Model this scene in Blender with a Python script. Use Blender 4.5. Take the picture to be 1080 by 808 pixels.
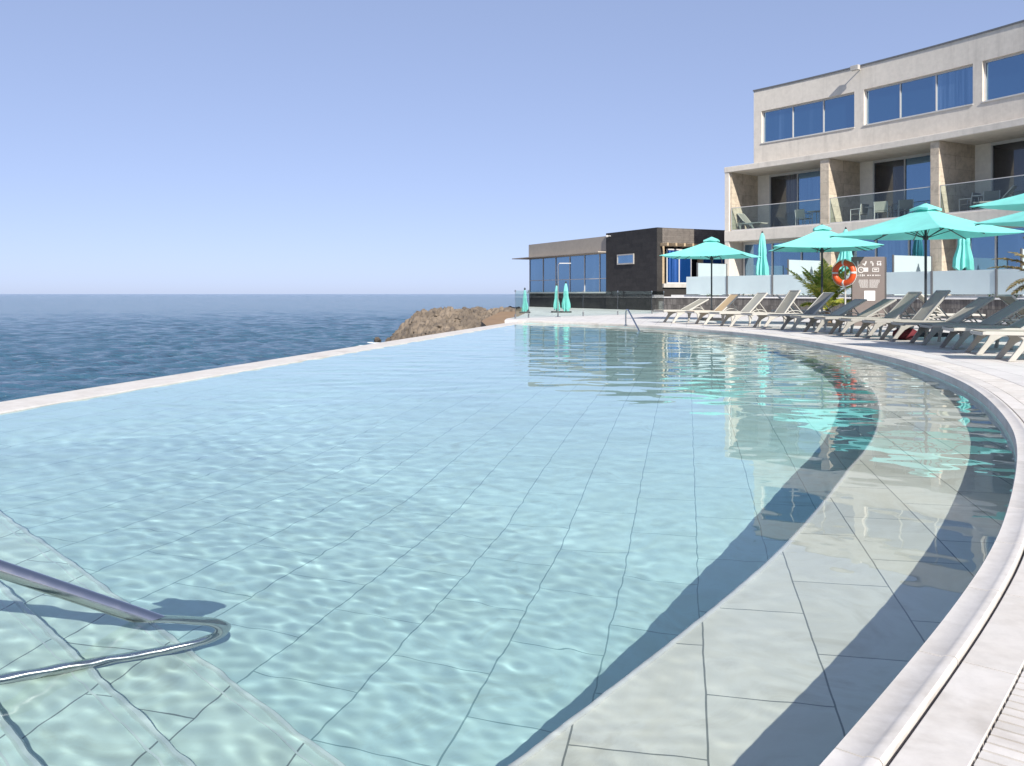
import bpy, bmesh, math, random
import numpy as np
from mathutils import Vector, Matrix
from mathutils.geometry import tessellate_polygon
random.seed(7)
R = math.radians
scene = bpy.context.scene
C = scene.collection
for o in list(bpy.data.objects):
    bpy.data.objects.remove(o)

# ------------------------------------------------------------------ camera, sky, sun, exposure
H = 0.90            # eye height above the pool deck
FP = 900.0          # focal length in pixels of the 1080 px wide photograph
cam_d = bpy.data.cameras.new('camera')
cam = bpy.data.objects.new('camera', cam_d)
C.objects.link(cam)
cam.location = (0, 0, H)
cam.rotation_euler = (R(90), 0, 0)
cam_d.sensor_width = 36.0
cam_d.lens = 36.0 * FP / 1080.0
cam_d.shift_y = -(404 - 310) / 1080.0
cam_d.clip_start = 0.05
cam_d.clip_end = 60000
scene.camera = cam

SUN = Vector((0.24, -0.80, 0.58)).normalized()
world = bpy.data.worlds.new('World')
scene.world = world
world.use_nodes = True
wn = world.node_tree
wn.nodes.clear()
sky = wn.nodes.new('ShaderNodeTexSky')
sky.sky_type = 'NISHITA'
sky.sun_disc = False
sky.sun_elevation = math.asin(SUN.z)
sky.sun_rotation = math.atan2(SUN.x, SUN.y)
sky.air_density = 0.5
sky.dust_density = 0.6
sky.ozone_density = 4.0
bg = wn.nodes.new('ShaderNodeBackground')
bg.inputs['Strength'].default_value = 0.149
wo = wn.nodes.new('ShaderNodeOutputWorld')
tint = wn.nodes.new('ShaderNodeMix'); tint.data_type = 'RGBA'; tint.blend_type = 'MULTIPLY'
tint.inputs[0].default_value = 1.0
tint.inputs[7].default_value = (1.02, 1.055, 1.30, 1)
gam = wn.nodes.new('ShaderNodeGamma'); gam.inputs['Gamma'].default_value = 0.40
wn.links.new(sky.outputs[0], gam.inputs[0])
wn.links.new(gam.outputs[0], tint.inputs[6])
wn.links.new(tint.outputs[2], bg.inputs[0])
wn.links.new(bg.outputs[0], wo.inputs[0])

sun_d = bpy.data.lights.new('sun', 'SUN')
sun_d.energy = 3.1
sun_d.angle = R(0.5)
sun_d.color = (1.0, 0.95, 0.87)
sun = bpy.data.objects.new('sun', sun_d)
C.objects.link(sun)
sun.location = SUN * 60
sun.rotation_euler = SUN.to_track_quat('Z', 'Y').to_euler()
sun_d.cycles.is_caustics_light = True

scene.view_settings.view_transform = 'Standard'
scene.view_settings.look = 'None'
scene.view_settings.exposure = 1.25
scene.view_settings.gamma = 1.0
scene.view_settings.use_curve_mapping = False
scene.cycles.max_bounces = 12
scene.cycles.transparent_max_bounces = 16
scene.cycles.sample_clamp_indirect = 4.0
scene.cycles.caustics_reflective = False
scene.cycles.caustics_refractive = True
scene.cycles.use_denoising = True

# ------------------------------------------------------------------ helpers
def gp(px, py, z=0.0):
    """ground point seen at a pixel of the photograph, on the level z"""
    d = FP * (H - z) / (py - 310.0)
    return Vector(((px - 540.0) / FP * d, d, z))

def tag(o, label=None, cat=None, group=None, kind=None):
    if label: o['label'] = label
    if cat: o['category'] = cat
    if group: o['group'] = group
    if kind: o['kind'] = kind
    return o

def empty(name, loc=(0, 0, 0), rz=0.0):
    o = bpy.data.objects.new(name, None)
    C.objects.link(o)
    o.location = loc
    o.rotation_euler = (0, 0, rz)
    o.empty_display_size = 0.3
    return o

def kids(o):
    return [c for c in bpy.data.objects if c.parent == o]

def copy_tree(o, parent=None):
    c = o.copy()
    C.objects.link(c)
    if parent is not None:
        c.parent = parent
    for ch in kids(o):
        copy_tree(ch, c)
    return c

class MB:
    def __init__(self):
        self.v = []; self.f = []
    def poly(self, pts):
        b = len(self.v)
        self.v += [tuple(p) for p in pts]
        self.f.append(tuple(range(b, b + len(pts))))
    def hexa(self, p):
        """8 points: bottom ring 0-3, top ring 4-7"""
        b = len(self.v)
        self.v += [tuple(q) for q in p]
        for q in ((3, 2, 1, 0), (4, 5, 6, 7), (0, 1, 5, 4), (1, 2, 6, 5), (2, 3, 7, 6), (3, 0, 4, 7)):
            self.f.append(tuple(b + i for i in q))
    def box(self, x0, x1, y0, y1, z0, z1):
        self.hexa([(x0, y0, z0), (x1, y0, z0), (x1, y1, z0), (x0, y1, z0),
                   (x0, y0, z1), (x1, y0, z1), (x1, y1, z1), (x0, y1, z1)])
    def obox(self, o, ax, ay, az, x0, x1, y0, y1, z0, z1):
        P = lambda x, y, z: Vector(o) + ax * x + ay * y + az * z
        self.hexa([P(x0, y0, z0), P(x1, y0, z0), P(x1, y1, z0), P(x0, y1, z0),
                   P(x0, y0, z1), P(x1, y0, z1), P(x1, y1, z1), P(x0, y1, z1)])
    def prism(self, pts, z0, z1):
        n = len(pts); b = len(self.v)
        self.v += [(p[0], p[1], z0) for p in pts] + [(p[0], p[1], z1) for p in pts]
        for i in range(n):
            j = (i + 1) % n
            self.f.append((b + i, b + j, b + n + j, b + n + i))
        tri = tessellate_polygon([[Vector((p[0], p[1], 0)) for p in pts]])
        for t in tri:
            self.f.append(tuple(b + n + i for i in t))
            self.f.append(tuple(b + i for i in reversed(t)))
    def extrude_xz(self, pts, y0, y1):
        n = len(pts); b = len(self.v)
        self.v += [(p[0], y0, p[1]) for p in pts] + [(p[0], y1, p[1]) for p in pts]
        for i in range(n):
            j = (i + 1) % n
            self.f.append((b + i, b + j, b + n + j, b + n + i))
        tri = tessellate_polygon([[Vector((p[0], p[1], 0)) for p in pts]])
        for t in tri:
            self.f.append(tuple(b + n + i for i in t))
            self.f.append(tuple(b + i for i in reversed(t)))
    def tube(self, path, r, n=8, cap=True, closed=False):
        path = [Vector(p) for p in path]
        m = len(path)
        rr = r if isinstance(r, (list, tuple)) else [r] * m
        b = len(self.v)
        prev = None
        for i, p in enumerate(path):
            if closed:
                t = path[(i + 1) % m] - path[i - 1]
            else:
                t = path[min(i + 1, m - 1)] - path[max(i - 1, 0)]
            t.normalize()
            if prev is None:
                up = Vector((0, 0, 1)) if abs(t.z) < 0.9 else Vector((1, 0, 0))
                a = t.cross(up).normalized()
            else:
                a = (prev - t * prev.dot(t)).normalized()
            prev = a
            c = t.cross(a)
            for k in range(n):
                g = 2 * math.pi * k / n
                self.v.append(tuple(p + (a * math.cos(g) + c * math.sin(g)) * rr[i]))
        for i in range(m if closed else m - 1):
            i2 = (i + 1) % m
            for k in range(n):
                k2 = (k + 1) % n
                self.f.append((b + i * n + k, b + i * n + k2, b + i2 * n + k2, b + i2 * n + k))
        if cap and not closed:
            self.f.append(tuple(b + k for k in reversed(range(n))))
            self.f.append(tuple(b + (m - 1) * n + k for k in range(n)))
    def lathe(self, prof, c=(0, 0, 0), n=16):
        b = len(self.v); m = len(prof)
        for (r, z) in prof:
            for k in range(n):
                g = 2 * math.pi * k / n
                self.v.append((c[0] + r * math.cos(g), c[1] + r * math.sin(g), c[2] + z))
        for i in range(m - 1):
            for k in range(n):
                k2 = (k + 1) % n
                self.f.append((b + i * n + k, b + i * n + k2, b + (i + 1) * n + k2, b + (i + 1) * n + k))
        self.f.append(tuple(b + k for k in reversed(range(n))))
        self.f.append(tuple(b + (m - 1) * n + k for k in range(n)))
    def strip(self, F, u0, u1, o0, o1, z0, z1, n=1):
        """box bent along a plan curve F(u, off) -> x, y"""
        b = len(self.v)
        for i in range(n + 1):
            u = u0 + (u1 - u0) * i / n
            for (o, z) in ((o0, z0), (o1, z0), (o1, z1), (o0, z1)):
                x, y = F(u, o)
                self.v.append((x, y, z))
        for i in range(n):
            for k in range(4):
                k2 = (k + 1) % 4
                self.f.append((b + i * 4 + k, b + (i + 1) * 4 + k, b + (i + 1) * 4 + k2, b + i * 4 + k2))
        self.f.append((b, b + 1, b + 2, b + 3))
        e = b + n * 4
        self.f.append((e + 3, e + 2, e + 1, e))
    def build(self, name, mat, parent=None, smooth=False, bevel=0.0, world=False, loc=None):
        v = self.v
        org = Vector((0, 0, 0))
        if world and parent is not None:
            org = Vector(parent.location)
            if parent.parent is not None:
                org = org + Vector(parent.parent.location)
        if loc is not None:
            org = Vector(loc)
        me = bpy.data.meshes.new(name)
        me.from_pydata([(p[0] - org.x, p[1] - org.y, p[2] - org.z) for p in v], [], self.f)
        me.validate()
        bm = bmesh.new(); bm.from_mesh(me)
        bmesh.ops.recalc_face_normals(bm, faces=bm.faces)
        bm.to_mesh(me); bm.free()
        if smooth:
            me.polygons.foreach_set('use_smooth', [True] * len(me.polygons))
            if smooth == 'auto':
                me.set_sharp_from_angle(angle=R(35))
        me.materials.append(mat)
        o = bpy.data.objects.new(name, me)
        C.objects.link(o)
        if loc is not None:
            o.location = loc
        if parent is not None:
            o.parent = parent
        if bevel:
            m = o.modifiers.new('bevel', 'BEVEL')
            m.width = bevel; m.segments = 2; m.limit_method = 'ANGLE'; m.angle_limit = R(40)
        return o

# ------------------------------------------------------------------ materials
class NT:
    def __init__(self, name):
        self.m = bpy.data.materials.new(name)
        self.m.use_nodes = True
        self.t = self.m.node_tree
        self.t.nodes.clear()
        self.out = self.t.nodes.new('ShaderNodeOutputMaterial')
    def n(self, typ, **kw):
        nd = self.t.nodes.new(typ)
        for k, v in kw.items():
            setattr(nd, k, v)
        return nd
    def l(self, a, b):
        self.t.links.new(a, b)
    def coord(self, scale=(1, 1, 1), rot=(0, 0, 0), loc=(0, 0, 0), world=True):
        if world:
            g = self.n('ShaderNodeNewGeometry').outputs['Position']
        else:
            g = self.n('ShaderNodeTexCoord').outputs['Object']
        mp = self.n('ShaderNodeMapping')
        mp.inputs['Scale'].default_value = scale
        mp.inputs['Rotation'].default_value = rot
        mp.inputs['Location'].default_value = loc
        self.l(g, mp.inputs['Vector'])
        return mp.outputs[0]
    def noise(self, vec, scale, detail=4, rough=0.55, dist=0.0):
        nd = self.n('ShaderNodeTexNoise')
        nd.inputs['Scale'].default_value = scale
        nd.inputs['Detail'].default_value = detail
        nd.inputs['Roughness'].default_value = rough
        nd.inputs['Distortion'].default_value = dist
        self.l(vec, nd.inputs['Vector'])
        return nd.outputs['Fac']
    def ramp(self, fac, stops):
        r = self.n('ShaderNodeValToRGB')
        el = r.color_ramp.elements
        while len(el) < len(stops):
            el.new(0.5)
        for e, (p, c) in zip(el, stops):
            e.position = p
            e.color = (c[0], c[1], c[2], 1) if isinstance(c, (tuple, list)) else (c, c, c, 1)
        self.l(fac, r.inputs[0])
        return r.outputs[0]
    def mix(self, a, b, fac, mode='MIX'):
        mx = self.n('ShaderNodeMix', data_type='RGBA', blend_type=mode)
        for s, val in ((0, fac), (6, a), (7, b)):
            if hasattr(val, 'links'):
                self.l(val, mx.inputs[s])
            elif s == 0:
                mx.inputs[0].default_value = val
            else:
                mx.inputs[s].default_value = (val[0], val[1], val[2], 1)
        return mx.outputs[2]
    def math(self, op, a, b=0.0):
        nd = self.n('ShaderNodeMath', operation=op)
        for i, val in enumerate((a, b)):
            if hasattr(val, 'links'):
                self.l(val, nd.inputs[i])
            else:
                nd.inputs[i].default_value = val
        return nd.outputs[0]
    def bump(self, h, strength=0.3, dist=0.02):
        b = self.n('ShaderNodeBump')
        b.inputs['Strength'].default_value = strength
        b.inputs['Distance'].default_value = dist
        self.l(h, b.inputs['Height'])
        return b.outputs[0]
    def pbr(self, col, rough=0.5, metal=0.0, normal=None, spec=0.5, ior=None):
        p = self.n('ShaderNodeBsdfPrincipled')
        if hasattr(col, 'links'):
            self.l(col, p.inputs['Base Color'])
        else:
            p.inputs['Base Color'].default_value = (col[0], col[1], col[2], 1)
        if hasattr(rough, 'links'):
            self.l(rough, p.inputs['Roughness'])
        else:
            p.inputs['Roughness'].default_value = rough
        p.inputs['Metallic'].default_value = metal
        p.inputs['Specular IOR Level'].default_value = spec
        if normal is not None:
            self.l(normal, p.inputs['Normal'])
        self.p = p
        if ior: p.inputs['IOR'].default_value = ior
        self.l(p.outputs[0], self.out.inputs[0])
        return self.m

def simple(name, col, rough=0.5, metal=0.0, var=0.08, scale=6.0, bump=0.0, spec=0.5):
    t = NT(name)
    c = t.coord(world=False)
    n = t.noise(c, scale, 5, 0.6)
    a = tuple(x * (1 - var) for x in col)
    b = tuple(min(1, x * (1 + var)) for x in col)
    cc = t.ramp(n, [(0.3, a), (0.7, b)])
    nm = t.bump(t.noise(c, scale * 8, 3), bump, 0.01) if bump else None
    return t.pbr(cc, rough, metal, nm, spec)

M = {}
def plaster(name, col, stain=0.25):
    t = NT(name)
    c = t.coord()
    n1 = t.noise(c, 0.35, 6, 0.6)
    n2 = t.noise(c, 5.0, 5, 0.6)
    drip = t.noise(t.coord(scale=(1.6, 1.6, 0.12)), 1.3, 5, 0.65)
    base = t.ramp(n1, [(0.3, tuple(x * 0.92 for x in col)), (0.7, tuple(min(1, x * 1.05) for x in col))])
    base = t.mix(base, tuple(x * 0.62 for x in col), t.math('MULTIPLY', t.ramp(drip, [(0.52, 0.0), (0.8, 1.0)]), stain))
    base = t.mix(base, t.ramp(n2, [(0.35, 0.9), (0.65, 1.0)]), 1.0, 'MULTIPLY')
    return t.pbr(base, 0.85, 0, t.bump(t.noise(c, 40, 4), 0.15, 0.005))
M['plaster'] = plaster('beige_plaster', (0.63, 0.58, 0.51), 0.65)
M['plaster_light'] = plaster('pale_plaster', (0.74, 0.69, 0.61), 0.15)
M['parapet'] = plaster('grey_beige_cladding', (0.42, 0.37, 0.31), 0.2)
M['white_wall'] = plaster('white_paint', (0.80, 0.78, 0.75), 0.12)

def stone(name, c1, c2, mortar, bw, bh, rough=0.8):
    t = NT(name)
    # blocks laid on whichever way the wall runs: horizontal run = x + y mixed, height = z
    g = t.n('ShaderNodeNewGeometry')
    sep = t.n('ShaderNodeSeparateXYZ'); t.l(g.outputs['Position'], sep.inputs[0])
    run = t.math('ADD', t.math('MULTIPLY', sep.outputs[0], 0.83), t.math('MULTIPLY', sep.outputs[1], -0.62))
    cmb = t.n('ShaderNodeCombineXYZ'); t.l(run, cmb.inputs[0]); t.l(sep.outputs[2], cmb.inputs[1])
    br = t.n('ShaderNodeTexBrick')
    br.inputs['Scale'].default_value = 1.0
    br.inputs['Brick Width'].default_value = bw
    br.inputs['Row Height'].default_value = bh
    br.inputs['Mortar Size'].default_value = 0.006
    br.inputs['Bias'].default_value = 0.0
    br.inputs['Color1'].default_value = (*c1, 1)
    br.inputs['Color2'].default_value = (*c2, 1)
    br.inputs['Mortar'].default_value = (*mortar, 1)
    t.l(cmb.outputs[0], br.inputs['Vector'])
    c = t.coord()
    n = t.noise(c, 3.5, 7, 0.7, 0.6)
    col = t.mix(br.outputs['Color'], t.ramp(n, [(0.28, 0.62), (0.55, 1.0), (0.8, 1.12)]), 1.0, 'MULTIPLY')
    hgt = t.math('ADD', t.noise(c, 18, 6, 0.7), t.math('MULTIPLY', br.outputs['Fac'], -0.6))
    return t.pbr(col, rough, 0, t.bump(hgt, 0.5, 0.02))
M['pier_stone'] = stone('buff_stone', (0.46, 0.39, 0.30), (0.54, 0.46, 0.36), (0.30, 0.26, 0.2), 0.95, 0.55)
M['dark_stone'] = stone('black_basalt', (0.022, 0.020, 0.019), (0.034, 0.031, 0.029), (0.016, 0.015, 0.015), 0.62, 0.22, 0.75)
M['brown_stone'] = stone('brown_grey_basalt', (0.13, 0.112, 0.098), (0.16, 0.14, 0.122), (0.10, 0.085, 0.075), 0.4, 0.12, 0.8)
M['wall_stone'] = stone('grey_split_stone', (0.09, 0.082, 0.076), (0.19, 0.175, 0.16), (0.045, 0.042, 0.04), 0.11, 0.36)

M['white_metal'] = simple('white_aluminium', (0.50, 0.49, 0.475), 0.35, 0.0, 0.03)
M['grey_metal'] = simple('grey_metal', (0.16, 0.16, 0.16), 0.4, 0.3, 0.1)
M['dark_metal'] = simple('dark_pole_paint', (0.03, 0.035, 0.04), 0.4, 0.2, 0.1)
M['black'] = simple('black_rubber', (0.012, 0.012, 0.013), 0.6, 0, 0.2)
M['concrete'] = simple('concrete', (0.42, 0.40, 0.37), 0.85, 0, 0.12, 3.0, 0.2)
M['wood'] = simple('pale_timber', (0.36, 0.27, 0.17), 0.7, 0, 0.2, 9.0)
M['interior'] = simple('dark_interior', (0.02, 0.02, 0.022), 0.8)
M['lounger_white'] = simple('white_resin', (0.43, 0.41, 0.365), 0.5, 0, 0.05, 12)
M['lounger_taupe'] = simple('taupe_resin', (0.30, 0.285, 0.255), 0.5, 0, 0.06, 12)

def window_mat(name, tint, refl, base):
    t = NT(name)
    d = t.n('ShaderNodeBsdfPrincipled')
    d.inputs['Base Color'].default_value = (*base, 1)
    d.inputs['Roughness'].default_value = 0.25
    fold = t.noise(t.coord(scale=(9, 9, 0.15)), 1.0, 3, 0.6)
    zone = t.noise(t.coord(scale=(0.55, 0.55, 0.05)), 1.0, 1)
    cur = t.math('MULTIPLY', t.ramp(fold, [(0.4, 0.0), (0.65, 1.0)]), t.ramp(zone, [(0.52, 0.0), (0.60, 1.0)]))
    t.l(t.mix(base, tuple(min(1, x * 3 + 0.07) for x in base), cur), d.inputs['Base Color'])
    g = t.n('ShaderNodeBsdfGlossy')
    g.inputs['Color'].default_value = (*tint, 1)
    g.inputs['Roughness'].default_value = 0.0
    c = t.coord()
    g_n = t.bump(t.noise(c, 0.8, 2), 0.02, 0.05)
    t.l(g_n, g.inputs['Normal'])
    lw = t.n('ShaderNodeFresnel'); lw.inputs['IOR'].default_value = 1.5
    f = t.math('MINIMUM', t.math('ADD', t.math('MULTIPLY', lw.outputs[0], 1.0), refl), 1.0)
    mx = t.n('ShaderNodeMixShader')
    t.l(f, mx.inputs[0]); t.l(d.outputs[0], mx.inputs[1]); t.l(g.outputs[0], mx.inputs[2])
    t.l(mx.outputs[0], t.out.inputs[0])
    return t.m
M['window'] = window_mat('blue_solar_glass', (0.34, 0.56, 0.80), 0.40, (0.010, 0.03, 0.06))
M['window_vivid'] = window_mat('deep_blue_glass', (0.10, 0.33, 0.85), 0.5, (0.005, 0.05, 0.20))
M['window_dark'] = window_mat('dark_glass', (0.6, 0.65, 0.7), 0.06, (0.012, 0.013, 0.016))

def clear_glass(name, tint, refl=0.04):
    t = NT(name)
    tr = t.n('ShaderNodeBsdfTransparent'); tr.inputs[0].default_value = (*tint, 1)
    g = t.n('ShaderNodeBsdfGlossy'); g.inputs['Roughness'].default_value = 0.0
    lw = t.n('ShaderNodeLayerWeight'); lw.inputs['Blend'].default_value = 0.5
    fac = t.math('ADD', t.math('MULTIPLY', t.math('POWER', lw.outputs['Facing'], 5.0), 0.96), refl)
    mx = t.n('ShaderNodeMixShader')
    t.l(fac, mx.inputs[0]); t.l(tr.outputs[0], mx.inputs[1]); t.l(g.outputs[0], mx.inputs[2])
    t.l(mx.outputs[0], t.out.inputs[0])
    return t.m
M['glass'] = clear_glass('clear_glass', (0.88, 0.94, 0.92))
M['glass_fence'] = clear_glass('fence_glass', (0.86, 0.93, 0.92))
def frosted(name, col):
    t = NT(name)
    c = t.coord()
    n = t.noise(c, 1.2, 4)
    cc = t.ramp(n, [(0.3, tuple(x * 0.95 for x in col)), (0.7, col)])
    d = t.n('ShaderNodeBsdfPrincipled'); t.l(cc, d.inputs['Base Color'])
    d.inputs['Roughness'].default_value = 0.22
    tl = t.n('ShaderNodeBsdfTranslucent'); t.l(cc, tl.inputs[0])
    mx = t.n('ShaderNodeMixShader'); mx.inputs[0].default_value = 0.3
    t.l(d.outputs[0], mx.inputs[1]); t.l(tl.outputs[0], mx.inputs[2])
    t.l(mx.outputs[0], t.out.inputs[0])
    return t.m
M['frosted'] = frosted('frosted_glass', (0.70, 0.80, 0.81))
M['divider'] = frosted('frosted_divider_glass', (0.56, 0.66, 0.68))

def fabric(name, col, trans, weave=180.0, fade=0.1):
    t = NT(name)
    c = t.coord(world=False)
    n = t.noise(c, 1.6, 5, 0.6)
    cc = t.ramp(n, [(0.25, tuple(x * (1 - fade) for x in col)), (0.75, tuple(min(1, x * (1 + fade)) for x in col))])
    d = t.n('ShaderNodeBsdfPrincipled'); t.l(cc, d.inputs['Base Color'])
    d.inputs['Roughness'].default_value = 0.85
    d.inputs['Specular IOR Level'].default_value = 0.2
    nb = t.bump(t.noise(c, 5.0, 4, 0.6), 0.25, 0.02)
    t.l(nb, d.inputs['Normal'])
    tl = t.n('ShaderNodeBsdfTranslucent'); t.l(cc, tl.inputs[0])
    mx = t.n('ShaderNodeMixShader'); mx.inputs[0].default_value = trans
    t.l(d.outputs[0], mx.inputs[1]); t.l(tl.outputs[0], mx.inputs[2])
    t.l(mx.outputs[0], t.out.inputs[0])
    return t.m
M['turquoise'] = fabric('turquoise_canvas', (0.32, 0.80, 0.745), 0.42)
M['sling_grey'] = fabric('grey_mesh_sling', (0.45, 0.42, 0.345), 0.25)
M['sling_dark'] = fabric('charcoal_mesh_sling', (0.28, 0.27, 0.24), 0.2)
M['sling_pale'] = fabric('pale_mesh_sling', (0.55, 0.53, 0.45), 0.25)
M['sling_tan'] = fabric('tan_mesh_sling', (0.66, 0.50, 0.30), 0.25)

def chrome():
    t = NT('brushed_steel')
    c = t.coord()
    n = t.noise(c, 30, 4)
    return t.pbr((0.46, 0.46, 0.46), t.ramp(n, [(0.3, 0.10), (0.7, 0.22)]), 1.0)
M['steel'] = chrome()

# pool tiles: rows run parallel to the infinity edge
TILE_ANG = math.atan2(21.74, 4.45)
def pool_tile(name, c1, c2, mortar):
    t = NT(name)
    c = t.coord(rot=(0, 0, -TILE_ANG), loc=(0.1, 0.05, 0))
    wob = t.noise(t.coord(), 2.2, 2)
    br = t.n('ShaderNodeTexBrick')
    br.offset = 0.5
    br.inputs['Scale'].default_value = 1.0
    br.inputs['Brick Width'].default_value = 0.62
    br.inputs['Row Height'].default_value = 0.335
    br.inputs['Mortar Size'].default_value = 0.0028
    br.inputs['Mortar Smooth'].default_value = 0.1
    br.inputs['Color1'].default_value = (*c1, 1)
    br.inputs['Color2'].default_value = (*c2, 1)
    br.inputs['Mortar'].default_value = (*mortar, 1)
    t.l(c, br.inputs['Vector'])
    w = t.coord()
    vein = t.noise(w, 2.4, 8, 0.65, 1.2)
    col = t.mix(br.outputs['Color'], t.ramp(vein, [(0.30, (0.80, 0.775, 0.73)), (0.47, (1, 1, 1)), (0.56, (0.95, 0.94, 0.92)), (0.72, (0.90, 0.885, 0.84))]), 1.0, 'MULTIPLY')
    blotch = t.noise(w, 0.7, 5, 0.6)
    col = t.mix(col, t.ramp(blotch, [(0.3, (0.93, 0.92, 0.90)), (0.7, (1.04, 1.03, 1.0))]), 1.0, 'MULTIPLY')
    return t.pbr(col, 0.6)
M['pool_tile'] = pool_tile('stone_pool_tile', (0.79, 0.77, 0.69), (0.89, 0.87, 0.79), (0.26, 0.27, 0.25))
M['floor_tile'] = pool_tile('water_tinted_pool_tile', (0.58, 0.83, 0.83), (0.62, 0.87, 0.865), (0.26, 0.43, 0.45))  # pale stone; the water's turquoise filtering of light is put into its colour
M['step_tile'] = pool_tile('sandy_pool_tile', (0.60, 0.78, 0.735), (0.64, 0.82, 0.77), (0.2, 0.26, 0.26))  # sandy stone with some of the water's tint put into its colour

def paving():
    t = NT('pale_paving')
    c = t.coord(rot=(0, 0, -TILE_ANG))
    br = t.n('ShaderNodeTexBrick')
    br.offset = 0.5
    br.inputs['Scale'].default_value = 1.0
    br.inputs['Brick Width'].default_value = 0.9
    br.inputs['Row Height'].default_value = 0.45
    br.inputs['Mortar Size'].default_value = 0.004
    br.inputs['Color1'].default_value = (0.57, 0.545, 0.52, 1)
    br.inputs['Color2'].default_value = (0.63, 0.605, 0.58, 1)
    br.inputs['Mortar'].default_value = (0.22, 0.21, 0.20, 1)
    t.l(c, br.inputs['Vector'])
    w = t.coord()
    n = t.noise(w, 1.3, 7, 0.65)
    col = t.mix(br.outputs['Color'], t.ramp(n, [(0.3, 0.86), (0.65, 1.03)]), 1.0, 'MULTIPLY')
    return t.pbr(col, 0.75, 0, t.bump(t.noise(w, 60, 4), 0.15, 0.004))
M['paving'] = paving()

def coping_mat():
    t = NT('white_coping_stone')
    g = t.n('ShaderNodeNewGeometry')
    w = t.coord()
    n = t.noise(w, 3.0, 7, 0.65, 0.8)
    n2 = t.noise(w, 22.0, 4, 0.6)
    isl = t.ramp(g.outputs['Random Per Island'], [(0.0, (0.555, 0.53, 0.495)), (1.0, (0.65, 0.62, 0.585))])
    col = t.mix(isl, t.ramp(n, [(0.28, (0.86, 0.84, 0.81)), (0.6, (1, 1, 1)), (0.85, (1.04, 1.04, 1.04))]), 1.0, 'MULTIPLY')
    col = t.mix(col, t.ramp(n2, [(0.3, 0.90), (0.6, 1.0)]), 1.0, 'MULTIPLY')
    wetn = t.noise(w, 1.7, 5, 0.7, 0.5)
    col = t.mix(col, t.ramp(wetn, [(0.56, (1, 1, 1)), (0.66, (0.86, 0.85, 0.84))]), 1.0, 'MULTIPLY')
    return t.pbr(col, 0.8, 0, t.bump(t.noise(w, 90, 3), 0.12, 0.003), spec=0.3)
M['coping'] = coping_mat()
M['grout'] = simple('dark_grout', (0.09, 0.085, 0.08), 0.9)

# water
def pool_water_mat():
    t = NT('pool_water')
    g = t.n('ShaderNodeBsdfGlass')
    g.inputs['IOR'].default_value = 1.333
    g.inputs['Roughness'].default_value = 0.0
    g.inputs['Color'].default_value = (0.93, 0.985, 0.985, 1)
    t.l(g.outputs[0], t.out.inputs[0])
    return t.m
M['pool_water'] = pool_water_mat()

def sea_mat():
    t = NT('sea_water')
    c = t.coord(scale=(0.75, 1.0, 1.0), rot=(0, 0, R(12)))
    n1 = t.noise(c, 0.16, 6, 0.62, 0.3)
    n2 = t.noise(c, 0.9, 6, 0.65, 0.2)
    n3 = t.noise(c, 4.0, 4, 0.6)
    n4 = t.noise(t.coord(scale=(0.55, 1.0, 1.0), rot=(0, 0, R(-8))), 0.38, 4, 0.6, 0.4)
    h = t.math('ADD', t.math('MULTIPLY', t.math('ADD', n1, t.math('MULTIPLY', n4, 1.6)), 0.5), t.math('ADD', t.math('MULTIPLY', n2, 0.50), t.math('MULTIPLY', n3, 0.10)))
    big = t.noise(t.coord(scale=(0.3, 1, 1)), 0.012, 4, 0.6)
    col = t.ramp(big, [(0.3, (0.032, 0.092, 0.145)), (0.7, (0.048, 0.116, 0.172))])
    return t.pbr(col, 0.10, 0, t.bump(h, 1.0, 1.4), ior=1.333)
M['sea'] = sea_mat()

def rock_mat():
    t = NT('volcanic_rock')
    c = t.coord()
    n = t.noise(c, 0.9, 8, 0.7, 0.5)
    n2 = t.noise(c, 5.0, 6, 0.7)
    g = t.n('ShaderNodeNewGeometry')
    isl = t.ramp(t.noise(t.coord(), 0.55, 6, 0.65, 0.4), [(0.3, (0.08, 0.066, 0.055)), (0.5, (0.175, 0.14, 0.105)), (0.72, (0.27, 0.215, 0.16))])
    col = t.mix(isl, t.ramp(n, [(0.3, 0.6), (0.7, 1.15)]), 1.0, 'MULTIPLY')
    # wet dark zone by the waterline
    sep = t.n('ShaderNodeSeparateXYZ'); t.l(g.outputs['Position'], sep.inputs[0])
    wet = t.ramp(t.math('ADD', sep.outputs[2], t.math('MULTIPLY', n2, 0.8)), [(0.0, 1.0), (1.0, 0.0)])
    mr = t.n('ShaderNodeMapRange'); t.l(t.math('ADD', sep.outputs[2], t.math('MULTIPLY', n2, 1.0)), mr.inputs[0])
    mr.inputs[1].default_value = -2.0; mr.inputs[2].default_value = -0.9
    mr.inputs[3].default_value = 0.3; mr.inputs[4].default_value = 1.0
    col = t.mix(col, mr.outputs[0], 1.0, 'MULTIPLY')
    return t.pbr(col, 0.9, 0, t.bump(n2, 0.7, 0.08))
M['rock'] = rock_mat()
M['earth'] = simple('dry_earth', (0.24, 0.155, 0.085), 0.95, 0, 0.2, 2.0, 0.3)
M['foam'] = simple('sea_foam', (0.62, 0.65, 0.66), 0.6, 0, 0.08, 4)

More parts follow.
